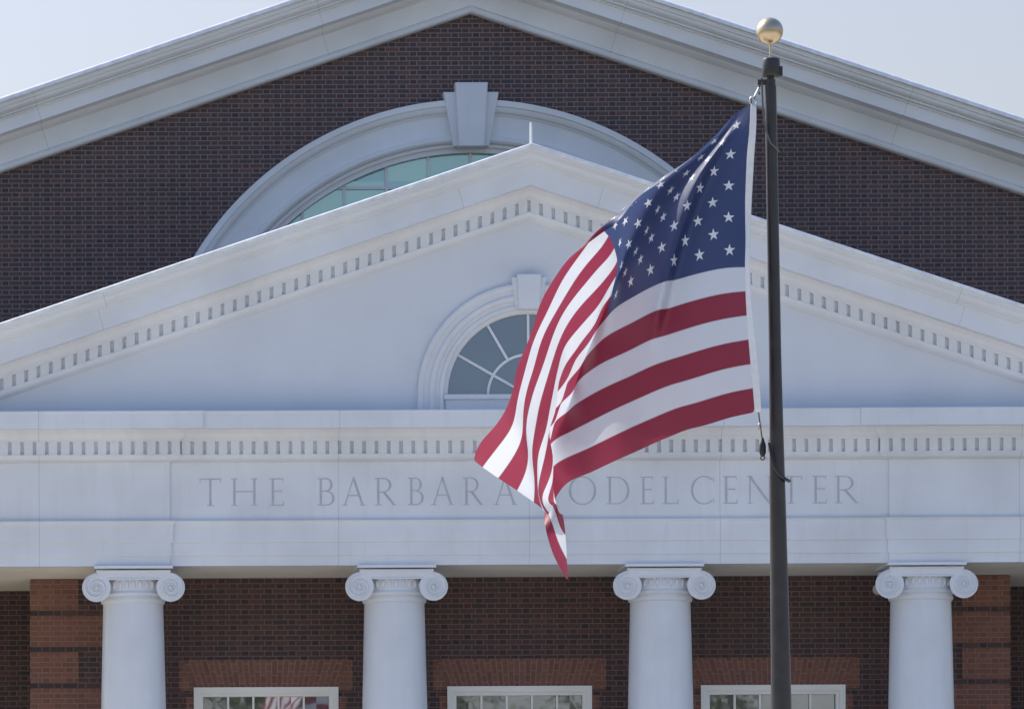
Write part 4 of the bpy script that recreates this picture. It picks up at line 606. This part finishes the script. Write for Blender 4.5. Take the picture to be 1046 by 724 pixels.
# --- fanlight in the pediment
fz = 8.828
fa = MB()
arch_sweep(fa, [(1.42, 0.03), (1.42, -0.045)] + curve((1.415, -0.06), (1.38, -0.085), (1.345, -0.06)) + [(1.335, -0.045), (1.275, -0.042), (1.27, -0.06)] + curve((1.265, -0.07), (1.235, -0.085), (1.20, -0.055)) + [(1.19, -0.035), (1.145, -0.032), (1.14, -0.05), (1.09, -0.05), (1.085, -0.005), (1.05, 0.0), (1.03, 0.01), (1.03, 0.09)], 0, fz, 0, 0.195, 64)
fan = fa.build('fanlight_window', M['white_plain'], BLD, smooth=35)
fan['label'] = 'small half round window with grey panes in the white pediment'
pn = MB(); half_disc(pn, 0, fz, 1.034, 0.07, 0.0, 48); pn.build('pane', M['grey_glass'], fan)
mu = MB()
for k in range(1, 6):
    a = PI * k / 6; ca, sa = math.cos(a), math.sin(a); hw = 0.016; r0 = 0.02 if k in (1, 5) else 0.525
    for (ra, rb) in ((r0, 1.032),):
        px_, pz_ = -sa * hw, ca * hw
        q = [(ca * ra + px_, fz + sa * ra + pz_), (ca * rb + px_, fz + sa * rb + pz_), (ca * rb - px_, fz + sa * rb - pz_), (ca * ra - px_, fz + sa * ra - pz_)]
        mu.poly_prism(q, 0.035 + 0.001 * k, 0.066)
rows = [[(rr * math.cos(a), y, fz + rr * math.sin(a)) for rr, y in ((0.533, 0.066), (0.533, 0.03), (0.501, 0.03), (0.501, 0.066))] for a in [PI * i / 40 for i in range(41)]]
mu.strip(rows)
mu.build('muntins', M['white_plain'], fan)
sl = MB(); sl.box(-1.085, 1.085, -0.055, 0.06, 8.772, 8.832); sl.box(-1.06, 1.06, -0.02, 0.06, 8.60, 8.770)
sl.build('sill', M['white_plain'], fan)
keystone(fan, 0.0, 0.0, 10.345, 9.90, 0.152, 0.132, 10.318, 9.91, 0.222, 0.165, 0.17, 0.11)

# --- carved name
def letter_strokes(c, w):
    """polygons in a box of width w (cap height 1); thick and thin strokes with small serifs"""
    T, t, sf, sh = 0.085, 0.042, 0.08, 0.03
    P = []
    def bar(x0, y0, x1, y1, th):
        d = Vector((x1 - x0, y1 - y0)); nrm = Vector((-d.y, d.x)).normalized() * th / 2
        P.append([(x0 + nrm.x, y0 + nrm.y), (x1 + nrm.x, y1 + nrm.y), (x1 - nrm.x, y1 - nrm.y), (x0 - nrm.x, y0 - nrm.y)])
    def stem(x, th=T, y0=0.0, y1=1.0, lo=True, hi=True):
        bar(x, y0, x, y1, th)
        if lo: foot(x, 0.0, th)
        if hi: foot(x, 1.0 - sh, th)
    def foot(x, y, th, k=1.0):
        P.append([(x - th / 2 - sf * k, y), (x + th / 2 + sf * k, y), (x + th / 2 + sf * k, y + sh), (x - th / 2 - sf * k, y + sh)])
    def bow(cx, cy, rx, ry, a0, a1, thick=T, thin=t, n=20):
        o, i = [], []
        for k in range(n + 1):
            a = a0 + (a1 - a0) * k / n
            th = thin + (thick - thin) * abs(math.cos(a))
            o.append((cx + rx * math.cos(a), cy + ry * math.sin(a))); i.append((cx + (rx - th) * math.cos(a), cy + (ry - thin) * math.sin(a)))
        for k in range(n): P.append([o[k], o[k + 1], i[k + 1], i[k]])
    L = sf + T / 2
    if c == 'T':
        stem(w / 2, hi=False); bar(0, 1 - t / 2, w, 1 - t / 2, t)
        for x, d in ((0, 1), (w, -1)): P.append([(x, 1.0), (x + d * 0.03, 1.0), (x + d * 0.05, 0.86), (x + d * 0.015, 0.86)])
    elif c == 'H':
        stem(L); stem(w - L); bar(L, 0.52, w - L, 0.52, t)
    elif c == 'E':
        stem(L)
        for y, x1 in ((1 - t / 2, w * 0.96), (0.53, w * 0.85), (t / 2, w)): bar(L, y, x1, y, t)
        P.append([(w * 0.96, 1.0), (w * 0.96, 0.85), (w * 0.93, 0.87), (w * 0.9, 1.0)]); P.append([(w, 0), (w, 0.17), (w * 0.96, 0.15), (w * 0.92, 0)])
        P.append([(w * 0.85, 0.60), (w * 0.85, 0.45), (w * 0.81, 0.48), (w * 0.81, 0.58)])
    elif c == 'L':
        stem(L); bar(L, t / 2, w, t / 2, t); P.append([(w, 0), (w, 0.19), (w * 0.96, 0.16), (w * 0.9, 0)])
    elif c == 'B':
        stem(L, lo=False, hi=False)
        for y in (0.0, 1 - t): P.append([(0, y), (w * 0.55, y), (w * 0.55, y + t), (0, y + t)])
        bar(L, 0.53, w * 0.5, 0.53, t)
        bow(w * 0.5, 0.755, w * 0.38, 0.245, -PI / 2, PI / 2); bow(w * 0.52, 0.265, w * 0.48, 0.265, -PI / 2, PI / 2)
    elif c == 'R':
        stem(L, hi=False); bar(0.0, 1 - t / 2, w * 0.45, 1 - t / 2, t); bar(L, 0.48, w * 0.42, 0.48, t)
        bow(w * 0.40, 0.735, w * 0.40, 0.265, -PI / 2, PI / 2); bar(w * 0.42, 0.49, w * 0.93, 0.01, T)
        P.append([(w * 0.86, 0.0), (w * 1.02, 0.0), (w * 1.02, sh), (w * 0.86, sh)])
    elif c == 'D':
        stem(L, lo=False, hi=False)
        for y in (0.0, 1 - t): P.append([(0, y), (w * 0.45, y), (w * 0.45, y + t), (0, y + t)])
        bow(w * 0.43, 0.5, w * 0.57, 0.5, -PI / 2, PI / 2)
    elif c == 'O':
        bow(w / 2, 0.5, w / 2, 0.52, 0, 2 * PI, n=36)
    elif c == 'C':
        bow(w * 0.54, 0.5, w * 0.54, 0.52, 0.27 * PI, 1.73 * PI, n=30)
        for y, d in ((0.80, 1), (0.20, -1)): P.append([(w * 0.95, y), (w * 0.91, y), (w * 0.91, y + 0.13 * d), (w * 0.95, y + 0.16 * d)])
    elif c == 'A':
        bar(w * 0.08, 0.0, w * 0.48, 1.0, t); bar(w * 0.47, 1.02, w * 0.90, 0.0, T); bar(w * 0.22, 0.36, w * 0.74, 0.36, t)
        foot(w * 0.08, 0, t); foot(w * 0.91, 0, T, 0.8)
    elif c == 'N':
        stem(L * 0.9, t); stem(w - L * 0.9, t, lo=False); bar(L * 0.8, 1.0, w - L * 0.8, 0.0, T)
    return P
KX = 60.0 / 4812.0
BZ, CH = 7.432, 0.350
LET = [('T', 203.7, 226), ('H', 236, 263.3), ('E', 275.3, 290), ('B', 324.2, 341.8), ('A', 350.3, 372.7), ('R', 383, 404), ('B', 416.7, 432.8), ('A', 441.2, 463.2), ('R', 473, 493), ('A', 505, 527.5), ('B', 552, 568),
       ('O', 581, 609), ('D', 619.5, 643), ('E', 653.8, 667.5), ('L', 676.6, 693), ('C', 705.7, 730.5), ('E', 738.3, 753), ('N', 763, 789), ('T', 797, 819.5), ('E', 829.8, 844.5), ('R', 852.9, 876.7)]
le = MB()
for c, a, bb in LET:
    x0 = -5.8 + (a - 75.35) * KX; ww = (bb - a) * KX / CH
    for i, poly in enumerate(letter_strokes(c, ww)):
        y = -0.0022 - 0.00006 * i
        le.add([(x0 + px_ * CH, y, BZ + pz_ * CH) for px_, pz_ in poly], [tuple(range(len(poly)))])
le.build('lettering', M['letter'], ent)['label'] = 'grey serif letters THE BARBARA ...ODEL CENTER on the frieze'

# --- ceiling of the porch
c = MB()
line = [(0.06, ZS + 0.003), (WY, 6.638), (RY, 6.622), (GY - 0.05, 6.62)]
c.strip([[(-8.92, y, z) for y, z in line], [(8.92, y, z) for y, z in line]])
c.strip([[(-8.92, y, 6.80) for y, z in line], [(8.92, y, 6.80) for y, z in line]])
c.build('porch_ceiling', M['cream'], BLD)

# --- brick walls behind the columns
WX0, WX1 = -6.367, 6.41
WIN = (-3.30, 0.011, 3.322); HWN = 0.945; WT, WB = 5.215, 1.70
w = MB()
def rect(x0, x1, z0, z1, y=WY): w.add([(x0, y, z0), (x1, y, z0), (x1, y, z1), (x0, y, z1)], [(0, 1, 2, 3)])
rect(WX0, WX1, WT, ZS); rect(WX0, WX1, 0, WB)
xs = [WX0] + [v for c_ in WIN for v in (c_ - HWN, c_ + HWN)] + [WX1]
for i in range(0, len(xs), 2): rect(xs[i], xs[i + 1], WB, WT)
for x in (WX0, WX1): w.add([(x, WY, 0), (x, RY + 0.1, 0), (x, RY + 0.1, ZS), (x, WY, ZS)], [(0, 1, 2, 3)])
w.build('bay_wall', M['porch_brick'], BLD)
for s in (-1, 1):
    w = MB()
    rect(min(s * 6.3, s * 9.0), max(s * 6.3, s * 9.0), 0, ZS, RY)
    w.add([(s * 9.0, RY, 0), (s * 9.0, GY, 0), (s * 9.0, GY, ZS), (s * 9.0, RY, ZS)], [(0, 1, 2, 3)])
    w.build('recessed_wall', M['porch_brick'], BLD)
CO = 0.0677
for s, x in ((1, WX0), (-1, WX1)):
    q = MB()
    for i in range(14):
        zt = (98 - 7 * i) * CO; zb = zt - 6 * CO
        if zb < 0.6: break
        wd = 0.62 if i % 2 == 0 else 0.945
        xa, xb = (x - 0.012, x + wd) if s > 0 else (x - wd, x + 0.012)
        q.box(xa, xb, WY - 0.012, WY + 0.30, zb + 0.004, min(zt, ZS - 0.04) - 0.004)
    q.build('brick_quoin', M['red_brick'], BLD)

# --- windows, with red brick arches
def window_mesh(parent, cx):
    o = (cx, WY, WT)
    f = MB()
    def ring(x, z0, z1, t, y0, y1):
        f.box(cx - x, cx + x, y0, y1, z1 - t, z1); f.box(cx - x, cx + x, y0, y1, z0, z0 + t)
        f.box(cx - x, cx - x + t, y0, y1, z0 + t, z1 - t); f.box(cx + x - t, cx + x, y0, y1, z0 + t, z1 - t)
    ring(HWN - 0.001, WB, WT - 0.001, 0.075, WY - 0.025, WY + 0.14)
    ob = f.build('window', M['window_white'], parent, origin=o)
    f = MB(); ring(HWN - 0.076, WB + 0.076, WT - 0.076, 0.045, WY + 0.015, WY + 0.12)
    f.box(cx - HWN + 0.121, cx + HWN - 0.121, WY + 0.03, WY + 0.115, 3.42, 3.50)
    f.build('sash', M['window_white'], ob, origin=o)
    mu = MB(); gw = 2 * (HWN - 0.121)
    for k in range(1, 5):
        x = cx - gw / 2 + gw * k / 5; mu.box(x - 0.013, x + 0.013, WY + 0.045, WY + 0.085, WB + 0.121, WT - 0.121)
    for z in (4.72, 4.34, 3.96, 3.05, 2.65, 2.25): mu.box(cx - gw / 2, cx + gw / 2, WY + 0.048, WY + 0.083, z - 0.013, z + 0.013)
    mu.build('muntins', M['window_white'], ob, origin=o)
    pn = MB(); pn.add([(cx - gw / 2 - 0.01, WY + 0.09, WB + 0.1), (cx + gw / 2 + 0.01, WY + 0.09, WB + 0.1), (cx + gw / 2 + 0.01, WY + 0.09, WT - 0.11), (cx - gw / 2 - 0.01, WY + 0.09, WT - 0.11)], [(0, 1, 2, 3)])
    pn.build('pane', M['window_glass'], ob, origin=o)
    return ob
def surround(parent, cx):
    o = (cx, WY, WT)
    a = MB(); a.poly_prism([(cx - HWN, WT), (cx + HWN, WT), (cx + 1.08, WT + 0.357), (cx - 1.08, WT + 0.357)], WY - 0.008, WY + 0.10)
    ar = a.build('brick_lintel', M['red_soldier'], parent, origin=o)
    for s in (-1, 1):
        j = MB()
        for i in range(8):
            zt = WT + 0.355 - 7 * CO * i; zb = zt - 6 * CO
            if zb < WB: break
            wd = 0.185 if i % 2 == 0 else 0.10
            zt2 = zt
            xa, xb = (cx + HWN + 0.002, cx + HWN + wd) if s > 0 else (cx - HWN - wd, cx - HWN - 0.002)
            j.box(xa, xb, WY - 0.0065, WY + 0.10, zb + 0.004, zt2 - 0.004)
        j.build('brick_jamb', M['red_brick'], parent, origin=o)
win = window_mesh(BLD, WIN[0])
for c_ in WIN[1:]:
    copy_tree(win, BLD, Vector((c_, WY, WT)))
for c_ in WIN: surround(BLD, c_)

# --- columns
FLOOR = 0.60
def make_column(x, y):
    col = empty('column', (x, y, FLOOR), BLD)
    H = 6.215 - FLOOR
    sh = MB()
    prof = [(0.50, 0.20), (0.472, 0.24)]
    for i in range(25):
        t = i / 24; prof.append((0.470 - 0.085 * (t ** 1.55), 0.26 + (H - 0.26) * t))
    sh.lathe([(r, FLOOR + z) for r, z in prof], x, y, 96)
    sh.build('shaft', M['white_plain'], col, smooth=True)
    ba = MB(); ba.box(x - 0.64, x + 0.64, y - 0.64, y + 0.64, FLOOR, FLOOR + 0.09)
    ba.lathe([(0.62, FLOOR + 0.09)] + [(0.58 + 0.045 * math.cos(a), FLOOR + 0.135 + 0.045 * math.sin(a)) for a in [-PI / 2 + PI * i / 8 for i in range(9)]] + [(0.54, FLOOR + 0.18), (0.53, FLOOR + 0.2), (0.50, FLOOR + 0.215)], x, y, 64)
    ba.build('base', M['white_plain'], col, smooth=True)
    ca = MB()
    zt = ZS
    ca.box(x - 0.50, x + 0.50, y - 0.49, y + 0.49, zt - 0.036, zt - 0.001)
    # neck rings and the egg moulding between the scrolls
    ca.lathe([(0.385, 6.205), (0.40, 6.215), (0.412, 6.235), (0.412, 6.262), (0.40, 6.282), (0.398, 6.296), (0.425, 6.300), (0.44, 6.325), (0.43, 6.35), (0.42, 6.356), (0.42, 6.62)], x, y, 72)
    for i in range(9):
        a = -PI / 2 + (i - 4) * 0.20
        cx_, cy_ = x + 0.425 * math.cos(a), y + 0.425 * math.sin(a)
        ca.ball((cx_, cy_, 6.435), 0.026, 10, 8, 2.0)
    for yf, sg in ((y - 0.445, -1), (y + 0.445, 1)):
        # channel running across between the two scrolls
        ca.box(x - 0.472, x + 0.472, min(yf, yf - sg * 0.08), max(yf, yf - sg * 0.08), 6.500, 6.618)
        ca.tube([(x - 0.472, yf, 6.604), (x + 0.472, yf, 6.604)], 0.017, 8)
        ca.tube([(x - 0.33, yf, 6.505), (x + 0.33, yf, 6.505)], 0.013, 8)
    for s in (-1, 1):
        vx = x + s * 0.472; vz = 6.396; RV = 0.186
        # bolster: a waisted roll from front scroll to back scroll
        rows = []
        for t in [i / 12 for i in range(13)]:
            yy = y - 0.44 + 0.88 * t; k = abs(2 * t - 1); rr = RV * (1.0 - 0.62 * min(1.0, t * 1.6) ** 0.8) - (0.004 if t == 0 else 0)
            rows.append([(vx + rr * math.cos(2 * PI * q / 40), yy, vz + rr * math.sin(2 * PI * q / 40)) for q in range(40)])
        o_ = len(ca.v); ca.strip(rows, True)
        ca.f.append(tuple(o_ + q for q in range(40))); ca.f.append(tuple(o_ + 12 * 40 + q for q in reversed(range(40))))
        for yf in (y - 0.446,):
            pts = []; rad = []
            for i in range(73):
                a = PI / 2 + s * 2 * PI * 2.6 * i / 72 * -1.0
                rr = (RV - 0.016) * math.exp(-1.75 * i / 72)
                pts.append((vx + rr * math.cos(a), yf, vz + rr * math.sin(a))); rad.append(0.020 * math.exp(-1.1 * i / 72))
            ca.tube(pts, rad, 8)
            ca.ball((vx, yf, vz), 0.026, 14, 8)
    ca.build('capital', M['white_plain'], col, smooth=45)
    return col
col0 = make_column(-1.695, 0.42)
CP = (0.42 - FWD)
for x, y in ((1.715, 0.42), (-5.045, CP), (5.05, CP), (-8.42, CP), (8.42, CP)):
    copy_tree(col0, BLD, Vector((x, y, FLOOR)))
fl = MB(); fl.box(-9.3, 9.3, -0.55, RY, 0.0, FLOOR)
fl.build('porch_floor', M['concrete'], BLD)
stp = MB()
for i in range(4): stp.box(-9.3, 9.3, -0.55 - 0.34 * (4 - i), -0.55 - 0.34 * (3 - i), 0.0, 0.12 * (i + 1))
stp.build('steps', M['concrete'], BLD)

# ------------------------------------------------------------------ flagpole
PY = -60 + 36.73
base = Vector((-0.244, PY, 0))
POLE = empty('flagpole', base)
tag(POLE, 'tall dark bronze flagpole with gold ball on top in front of the portico', 'flagpole')
ax = lambda z: -0.244 - 0.0130 * z          # the pole leans a little to the left
s_ = MB()
pr = [(0.0, 0.098), (0.05, 0.098), (2.0, 0.090), (3.59, 0.0795), (4.2, 0.074), (4.6, 0.070), (5.2, 0.0625), (5.75, 0.0545), (6.35, 0.048), (7.5, 0.0465), (8.44, 0.0455)]
rows = []
for z, r_ in pr: rows.append([(ax(z) + r_ * math.cos(2 * PI * q / 40), PY + r_ * math.sin(2 * PI * q / 40), z) for q in range(40)])
s_.strip(rows, True)
s_.build('shaft', M['pole'], POLE, smooth=True)
fc = MB(); fc.lathe([(0.20, 0.006), (0.20, 0.03), (0.15, 0.06), (0.11, 0.11)], ax(0.05), PY, 40); fc.build('base_collar', M['pole'], POLE, smooth=True)
zt = 8.44
tk = MB(); cx_ = ax(8.5)
tk.lathe([(0.040, zt), (0.040, zt + 0.05), (0.030, zt + 0.055), (0.030, zt + 0.075)], cx_, PY, 32)
tk.lathe([(0.066, zt + 0.075), (0.070, zt + 0.082), (0.070, zt + 0.20), (0.064, zt + 0.212), (0.02, zt + 0.216)], cx_ + 0.006, PY, 36)
tk.box(cx_ + 0.05, cx_ + 0.092, PY - 0.03, PY + 0.03, zt + 0.078, zt + 0.15)      # pulley cheeks
tk.box(cx_ - 0.10, cx_ - 0.03, PY - 0.014, PY + 0.014, zt + 0.01, zt + 0.05)
tk.build('truck', M['pole'], POLE, smooth=True)
bl = MB(); bl.lathe([(0.009, zt + 0.21), (0.009, 8.79)], cx_ + 0.002, PY, 12)
bl.ball((cx_ - 0.003, PY, 8.869), 0.104, 48, 28)
bl.build('ball_finial', M['gold'], POLE, smooth=True)
def P2(px_, py_, dy=0.0):     # helper from sketch units (7.63 mm at the pole) to the pole's own plane
    u = px_ - 77.5 + 0.0045 * (981 - py_); v = 981 - py_ - 0.0045 * u
    d = 36.73 + dy
    return (-5.8 + u * d / 4812, PY + dy, 1.65 + v * d / 4812)
hl = MB()
hl.tube([P2(778, 80), P2(778.5, 92, -0.02), P2(779.2, 106, -0.03), P2(780.5, 122, -0.05), P2(783.5, 137, -0.065), P2(787, 146, -0.062), P2(793, 152, -0.045), P2(795.5, 155, 0.0)], 0.0075, 8)
hl.tube([P2(777, 84), P2(775.5, 90), P2(773, 96), P2(770.5, 101)], 0.006, 8)
hl.tube([P2(776.5, 83, 0.01), P2(774.5, 92, 0.01), P2(776.0, 97, 0.01)], 0.006, 8)
hl.tube([P2(767.5, 101.5, 0.02), P2(765, 150, 0.03), P2(763, 210, 0.03), P2(764.5, 290, 0.03), P2(768.5, 350, 0.02), P2(773, 395, 0.01), P2(774.8, 421), P2(776.5, 434), P2(778.5, 448)], 0.006, 8)
hl.build('halyard', M['rope'], POLE, smooth=True)
hk = MB()
c0 = Vector(P2(769.5, 103)); hk.tube([c0 + Vector((0.028 * math.cos(a), 0, 0.035 * math.sin(a))) for a in [2 * PI * i / 16 for i in range(17)]], 0.0055, 8, False)
c0 = Vector(P2(774, 94)); hk.tube([c0 + Vector((-0.02, 0, -0.035)), c0 + Vector((0.012, 0, 0.03))], 0.011, 8)
c0 = Vector(P2(776.3, 436)); hk.tube([c0 + Vector((0.012 * math.cos(a), 0, 0.028 * math.sin(a))) for a in [2 * PI * i / 16 for i in range(17)]], 0.005, 8, False)
hk.build('snap_hook', M['steel'], POLE, smooth=True)
cw = MB()
a0 = Vector(P2(779, 447)); a1 = Vector(P2(779, 469))
cw.tube([a0.lerp(a1, t) for t in (0, 0.1, 0.2, 0.35, 0.65, 0.8, 0.88)], [0.008, 0.012, 0.018, 0.026, 0.027, 0.02, 0.012], 16)
c0 = a1 + Vector((0, 0, 0.012)); cw.tube([c0 + Vector((0.016 * math.cos(a), 0, 0.016 * math.sin(a))) for a in [2 * PI * i / 16 for i in range(17)]], 0.005, 8, False)
cw.build('counterweight', M['black'], POLE, smooth=True)
rs = MB()
pts = [Vector(P2(782, 458, -0.02)), Vector(P2(785.5, 452, -0.05)), Vector(P2(788, 465, -0.072)), Vector(P2(791.5, 477, -0.085)), Vector(P2(796.5, 485, -0.085)), Vector(P2(802, 489, -0.07)), Vector(P2(806, 491, -0.02)), Vector(P2(805, 491, 0.05))]
rs.tube(pts[1:], [0.008, 0.011, 0.0135, 0.0135, 0.0135, 0.0135, 0.012], 10)
rs.build('retainer_strap', M['black'], POLE, smooth=True)

# ------------------------------------------------------------------ flag
HO, FLY = 2.44, 2.44 * 1.65
NU, NV = 61, 40
FP = np.array(FLAG, dtype=float).reshape(NU, NV, 3) / 1000.0 + np.array([-1.8, PY, 6.0])

def flag_material():
    m = bpy.data.materials.new('flag_nylon'); m.use_nodes = True
    nb = NB(m.node_tree); nt = m.node_tree
    b = nt.nodes['Principled BSDF']; out = nt.nodes['Material Output']
    uv = nb.n('ShaderNodeUVMap'); uv.uv_map = 'cloth'
    sp = nb.n('ShaderNodeSeparateXYZ'); nb.link(uv.outputs[0], sp.inputs[0])
    u, v = sp.outputs[0], sp.outputs[1]        # u along the fly, v down the hoist
    st = nb.m('FLOOR', nb.m('MULTIPLY', v, 13.0))
    red = nb.m('LESS_THAN', nb.m('FLOORED_MODULO', st, 2.0), 0.5)
    canton = nb.m('MULTIPLY', nb.m('LESS_THAN', u, 0.4), nb.m('LESS_THAN', v, 7 / 13))
    A = nb.m('MULTIPLY', u, FLY); Bm = nb.m('MULTIPLY', v, HO)
    cw_, ch_ = 0.4 * FLY / 12, HO * 7 / 13 / 10
    RS = 0.0205 * HO
    star = None
    for o in (0.0, 1.0):     # the two interleaved lattices of stars
        i = nb.m('ROUND', nb.m('DIVIDE', nb.m('SUBTRACT', nb.m('DIVIDE', A, cw_), 1 + o), 2.0))
        j = nb.m('ROUND', nb.m('DIVIDE', nb.m('SUBTRACT', nb.m('DIVIDE', Bm, ch_), 1 + o), 2.0))
        ci = nb.m('MULTIPLY', nb.m('ADD', nb.m('MULTIPLY', i, 2.0), 1 + o), cw_)
        cj = nb.m('MULTIPLY', nb.m('ADD', nb.m('MULTIPLY', j, 2.0), 1 + o), ch_)
        dx = nb.m('DIVIDE', nb.m('SUBTRACT', A, ci), RS); dy = nb.m('DIVIDE', nb.m('SUBTRACT', cj, Bm), RS)
        r_ = nb.m('SQRT', nb.m('ADD', nb.m('MULTIPLY', dx, dx), nb.m('MULTIPLY', dy, dy)))
        an = nb.m('ARCTAN2', dx, dy)
        fo = nb.m('ABSOLUTE', nb.m('SUBTRACT', nb.m('FLOORED_MODULO', nb.m('ADD', an, PI / 5), 2 * PI / 5), PI / 5))
        x = nb.m('MULTIPLY', r_, nb.m('COSINE', fo)); y = nb.m('MULTIPLY', r_, nb.m('SINE', fo))
        ins = nb.m('GREATER_THAN', nb.m('MULTIPLY', nb.m('SUBTRACT', 1.0, x), 0.2245), nb.m('MULTIPLY', y, 0.691))
        hi = 5.5 - o; hj = 4.5 - o
        for s, lim in ((i, hi), (j, hj)):
            ins = nb.m('MULTIPLY', ins, nb.m('MULTIPLY', nb.m('GREATER_THAN', s, -0.5), nb.m('LESS_THAN', s, lim)))
        star = ins if star is None else nb.m('MAXIMUM', star, ins)
    star = nb.m('MULTIPLY', star, canton)
    col = nb.mix(red, rgb(0.565, 0.60, 0.66), rgb(0.20, 0.013, 0.034))
    col = nb.mix(canton, col, rgb(0.025, 0.040, 0.118))
    col = nb.mix(star, col, rgb(0.62, 0.65, 0.70))
    # seams between stripes
    fr = nb.m('FRACT', nb.m('MULTIPLY', v, 13.0))
    sm = nb.m('MINIMUM', fr, nb.m('SUBTRACT', 1.0, fr))
    seam = nb.m('MULTIPLY', nb.m('MULTIPLY', nb.m('LESS_THAN', sm, 0.03), 0.22), nb.m('SUBTRACT', 1.0, canton))
    col = nb.mix(seam, col, rgb(0.16, 0.04, 0.06))
    nb.link(col, b.inputs['Base Color'])
    b.inputs['Roughness'].default_value = 0.55
    b.inputs['Specular IOR Level'].default_value = 0.5
    tr = nb.n('ShaderNodeBsdfTranslucent')
    thin = nb.n('ShaderNodeGamma'); nb.link(col, thin.inputs[0]); thin.inputs[1].default_value = 0.72      # nylon lets more through than it throws back
    nb.link(thin.outputs[0], tr.inputs['Color'])
    mp = nb.n('ShaderNodeMapping'); nb.link(uv.outputs[0], mp.inputs[0]); mp.inputs['Scale'].default_value = (30, 11, 1)
    bp = nb.n('ShaderNodeBump'); bp.inputs['Strength'].default_value = 0.32; bp.inputs['Distance'].default_value = 0.02
    nb.link(nb.noise(mp.outputs[0], 1.0, 3), bp.inputs['Height'])
    nb.link(bp.outputs[0], b.inputs['Normal']); nb.link(bp.outputs[0], tr.inputs['Normal'])
    mx = nb.n('ShaderNodeMixShader'); mx.inputs[0].default_value = 0.34
    nb.link(b.outputs[0], mx.inputs[1]); nb.link(tr.outputs[0], mx.inputs[2]); nb.link(mx.outputs[0], out.inputs['Surface'])
    return m

def cloth(name, grid, mat, parent, origin, uvs=None, levels=2):
    nu, nv = grid.shape[:2]
    me = bpy.data.meshes.new(name)
    vs_ = [tuple(Vector(grid[i, j]) - Vector(origin)) for i in range(nu) for j in range(nv)]
    fs_ = [(i * nv + j, (i + 1) * nv + j, (i + 1) * nv + j + 1, i * nv + j + 1) for i in range(nu - 1) for j in range(nv - 1)]
    me.from_pydata(vs_, [], fs_)
    uvl = me.uv_layers.new(name='cloth')
    for l in me.loops:
        i, j = divmod(l.vertex_index, nv)
        uvl.data[l.index].uv = (i / (nu - 1), j / (nv - 1))
    me.materials.append(mat)
    me.polygons.foreach_set('use_smooth', [True] * len(me.polygons))
    ob = bpy.data.objects.new(name, me); COL.objects.link(ob)
    if parent: ob.parent = parent; ob.location = Vector(origin) - world_loc(parent)
    else: ob.location = origin
    sb = ob.modifiers.new('subdivision', 'SUBSURF'); sb.levels = levels; sb.render_levels = levels; sb.uv_smooth = 'NONE'
    return ob
FO = Vector(FP[0, 0])
flag = empty('flag', FO)
tag(flag, 'large stars and stripes flag blowing to the left of the flagpole', 'flag')
cloth('cloth', FP, flag_material(), flag, FO)
hg = np.zeros((4, NV, 3))
for k in range(4):
    t = k / 3
    hg[k] = FP[0] + np.array([0.045, 0.0, 0.004]) * t + np.stack([0.012 * t * np.sin(np.linspace(0, 1, NV) * 9), 0.03 * t * np.sin(np.linspace(0.3, 1, NV) * 7), 0 * np.linspace(0, 1, NV)], -1)
hd = cloth('header_band', hg, M['canvas'], flag, FO, levels=1)
so = hd.modifiers.new('thickness', 'SOLIDIFY'); so.thickness = 0.004

# ------------------------------------------------------------------ woods across the lawn, behind the photographer (seen mirrored in the panes)
def woods():
    rng = np.random.default_rng(5)
    m = MB()
    for t in range(34):
        x = -130 + 8.0 * t + rng.uniform(-2.5, 2.5); y = -165 + rng.uniform(-14, 8); h = rng.uniform(17, 25)
        m.tube([(x, y, 0), (x + rng.uniform(-.3, .3), y, h * .35), (x + rng.uniform(-.6, .6), y, h * .8)], [0.35, 0.25, 0.06], 7)
        lobes = [(x + rng.normal(0, 2.6), y + rng.normal(0, 2.2), h * rng.uniform(.25, .92), rng.uniform(1.6, 3.0)) for _ in range(13)]
        for (lx, ly, lz, lr_) in lobes:
            for _ in range(60):
                d = rng.normal(size=3); d /= np.linalg.norm(d); c = np.array([lx, ly, lz]) + d * lr_ * rng.uniform(.55, 1.05)
                a = rng.normal(size=3); a /= np.linalg.norm(a); b_ = np.cross(a, d); b_ /= np.linalg.norm(b_) + 1e-9; s = rng.uniform(.25, .5)
                m.add([c - a * s, c + b_ * s * .6, c + a * s, c - b_ * s * .6], [(0, 1, 2, 3)])
    mt, nb, b = new_mat('woodland_leaves')
    tc = nb.n('ShaderNodeTexCoord').outputs['Object']
    nb.link(nb.ramp(nb.noise(tc, 0.6, 4), [(0.3, rgb(0.035, 0.055, 0.018)), (0.7, rgb(0.09, 0.10, 0.035))]), b.inputs['Base Color'])
    b.inputs['Roughness'].default_value = 0.7
    tag(m.build('woods', mt, recalc=False), 'green woods beyond the lawn facing the hall', 'woods', kind='stuff')
woods()
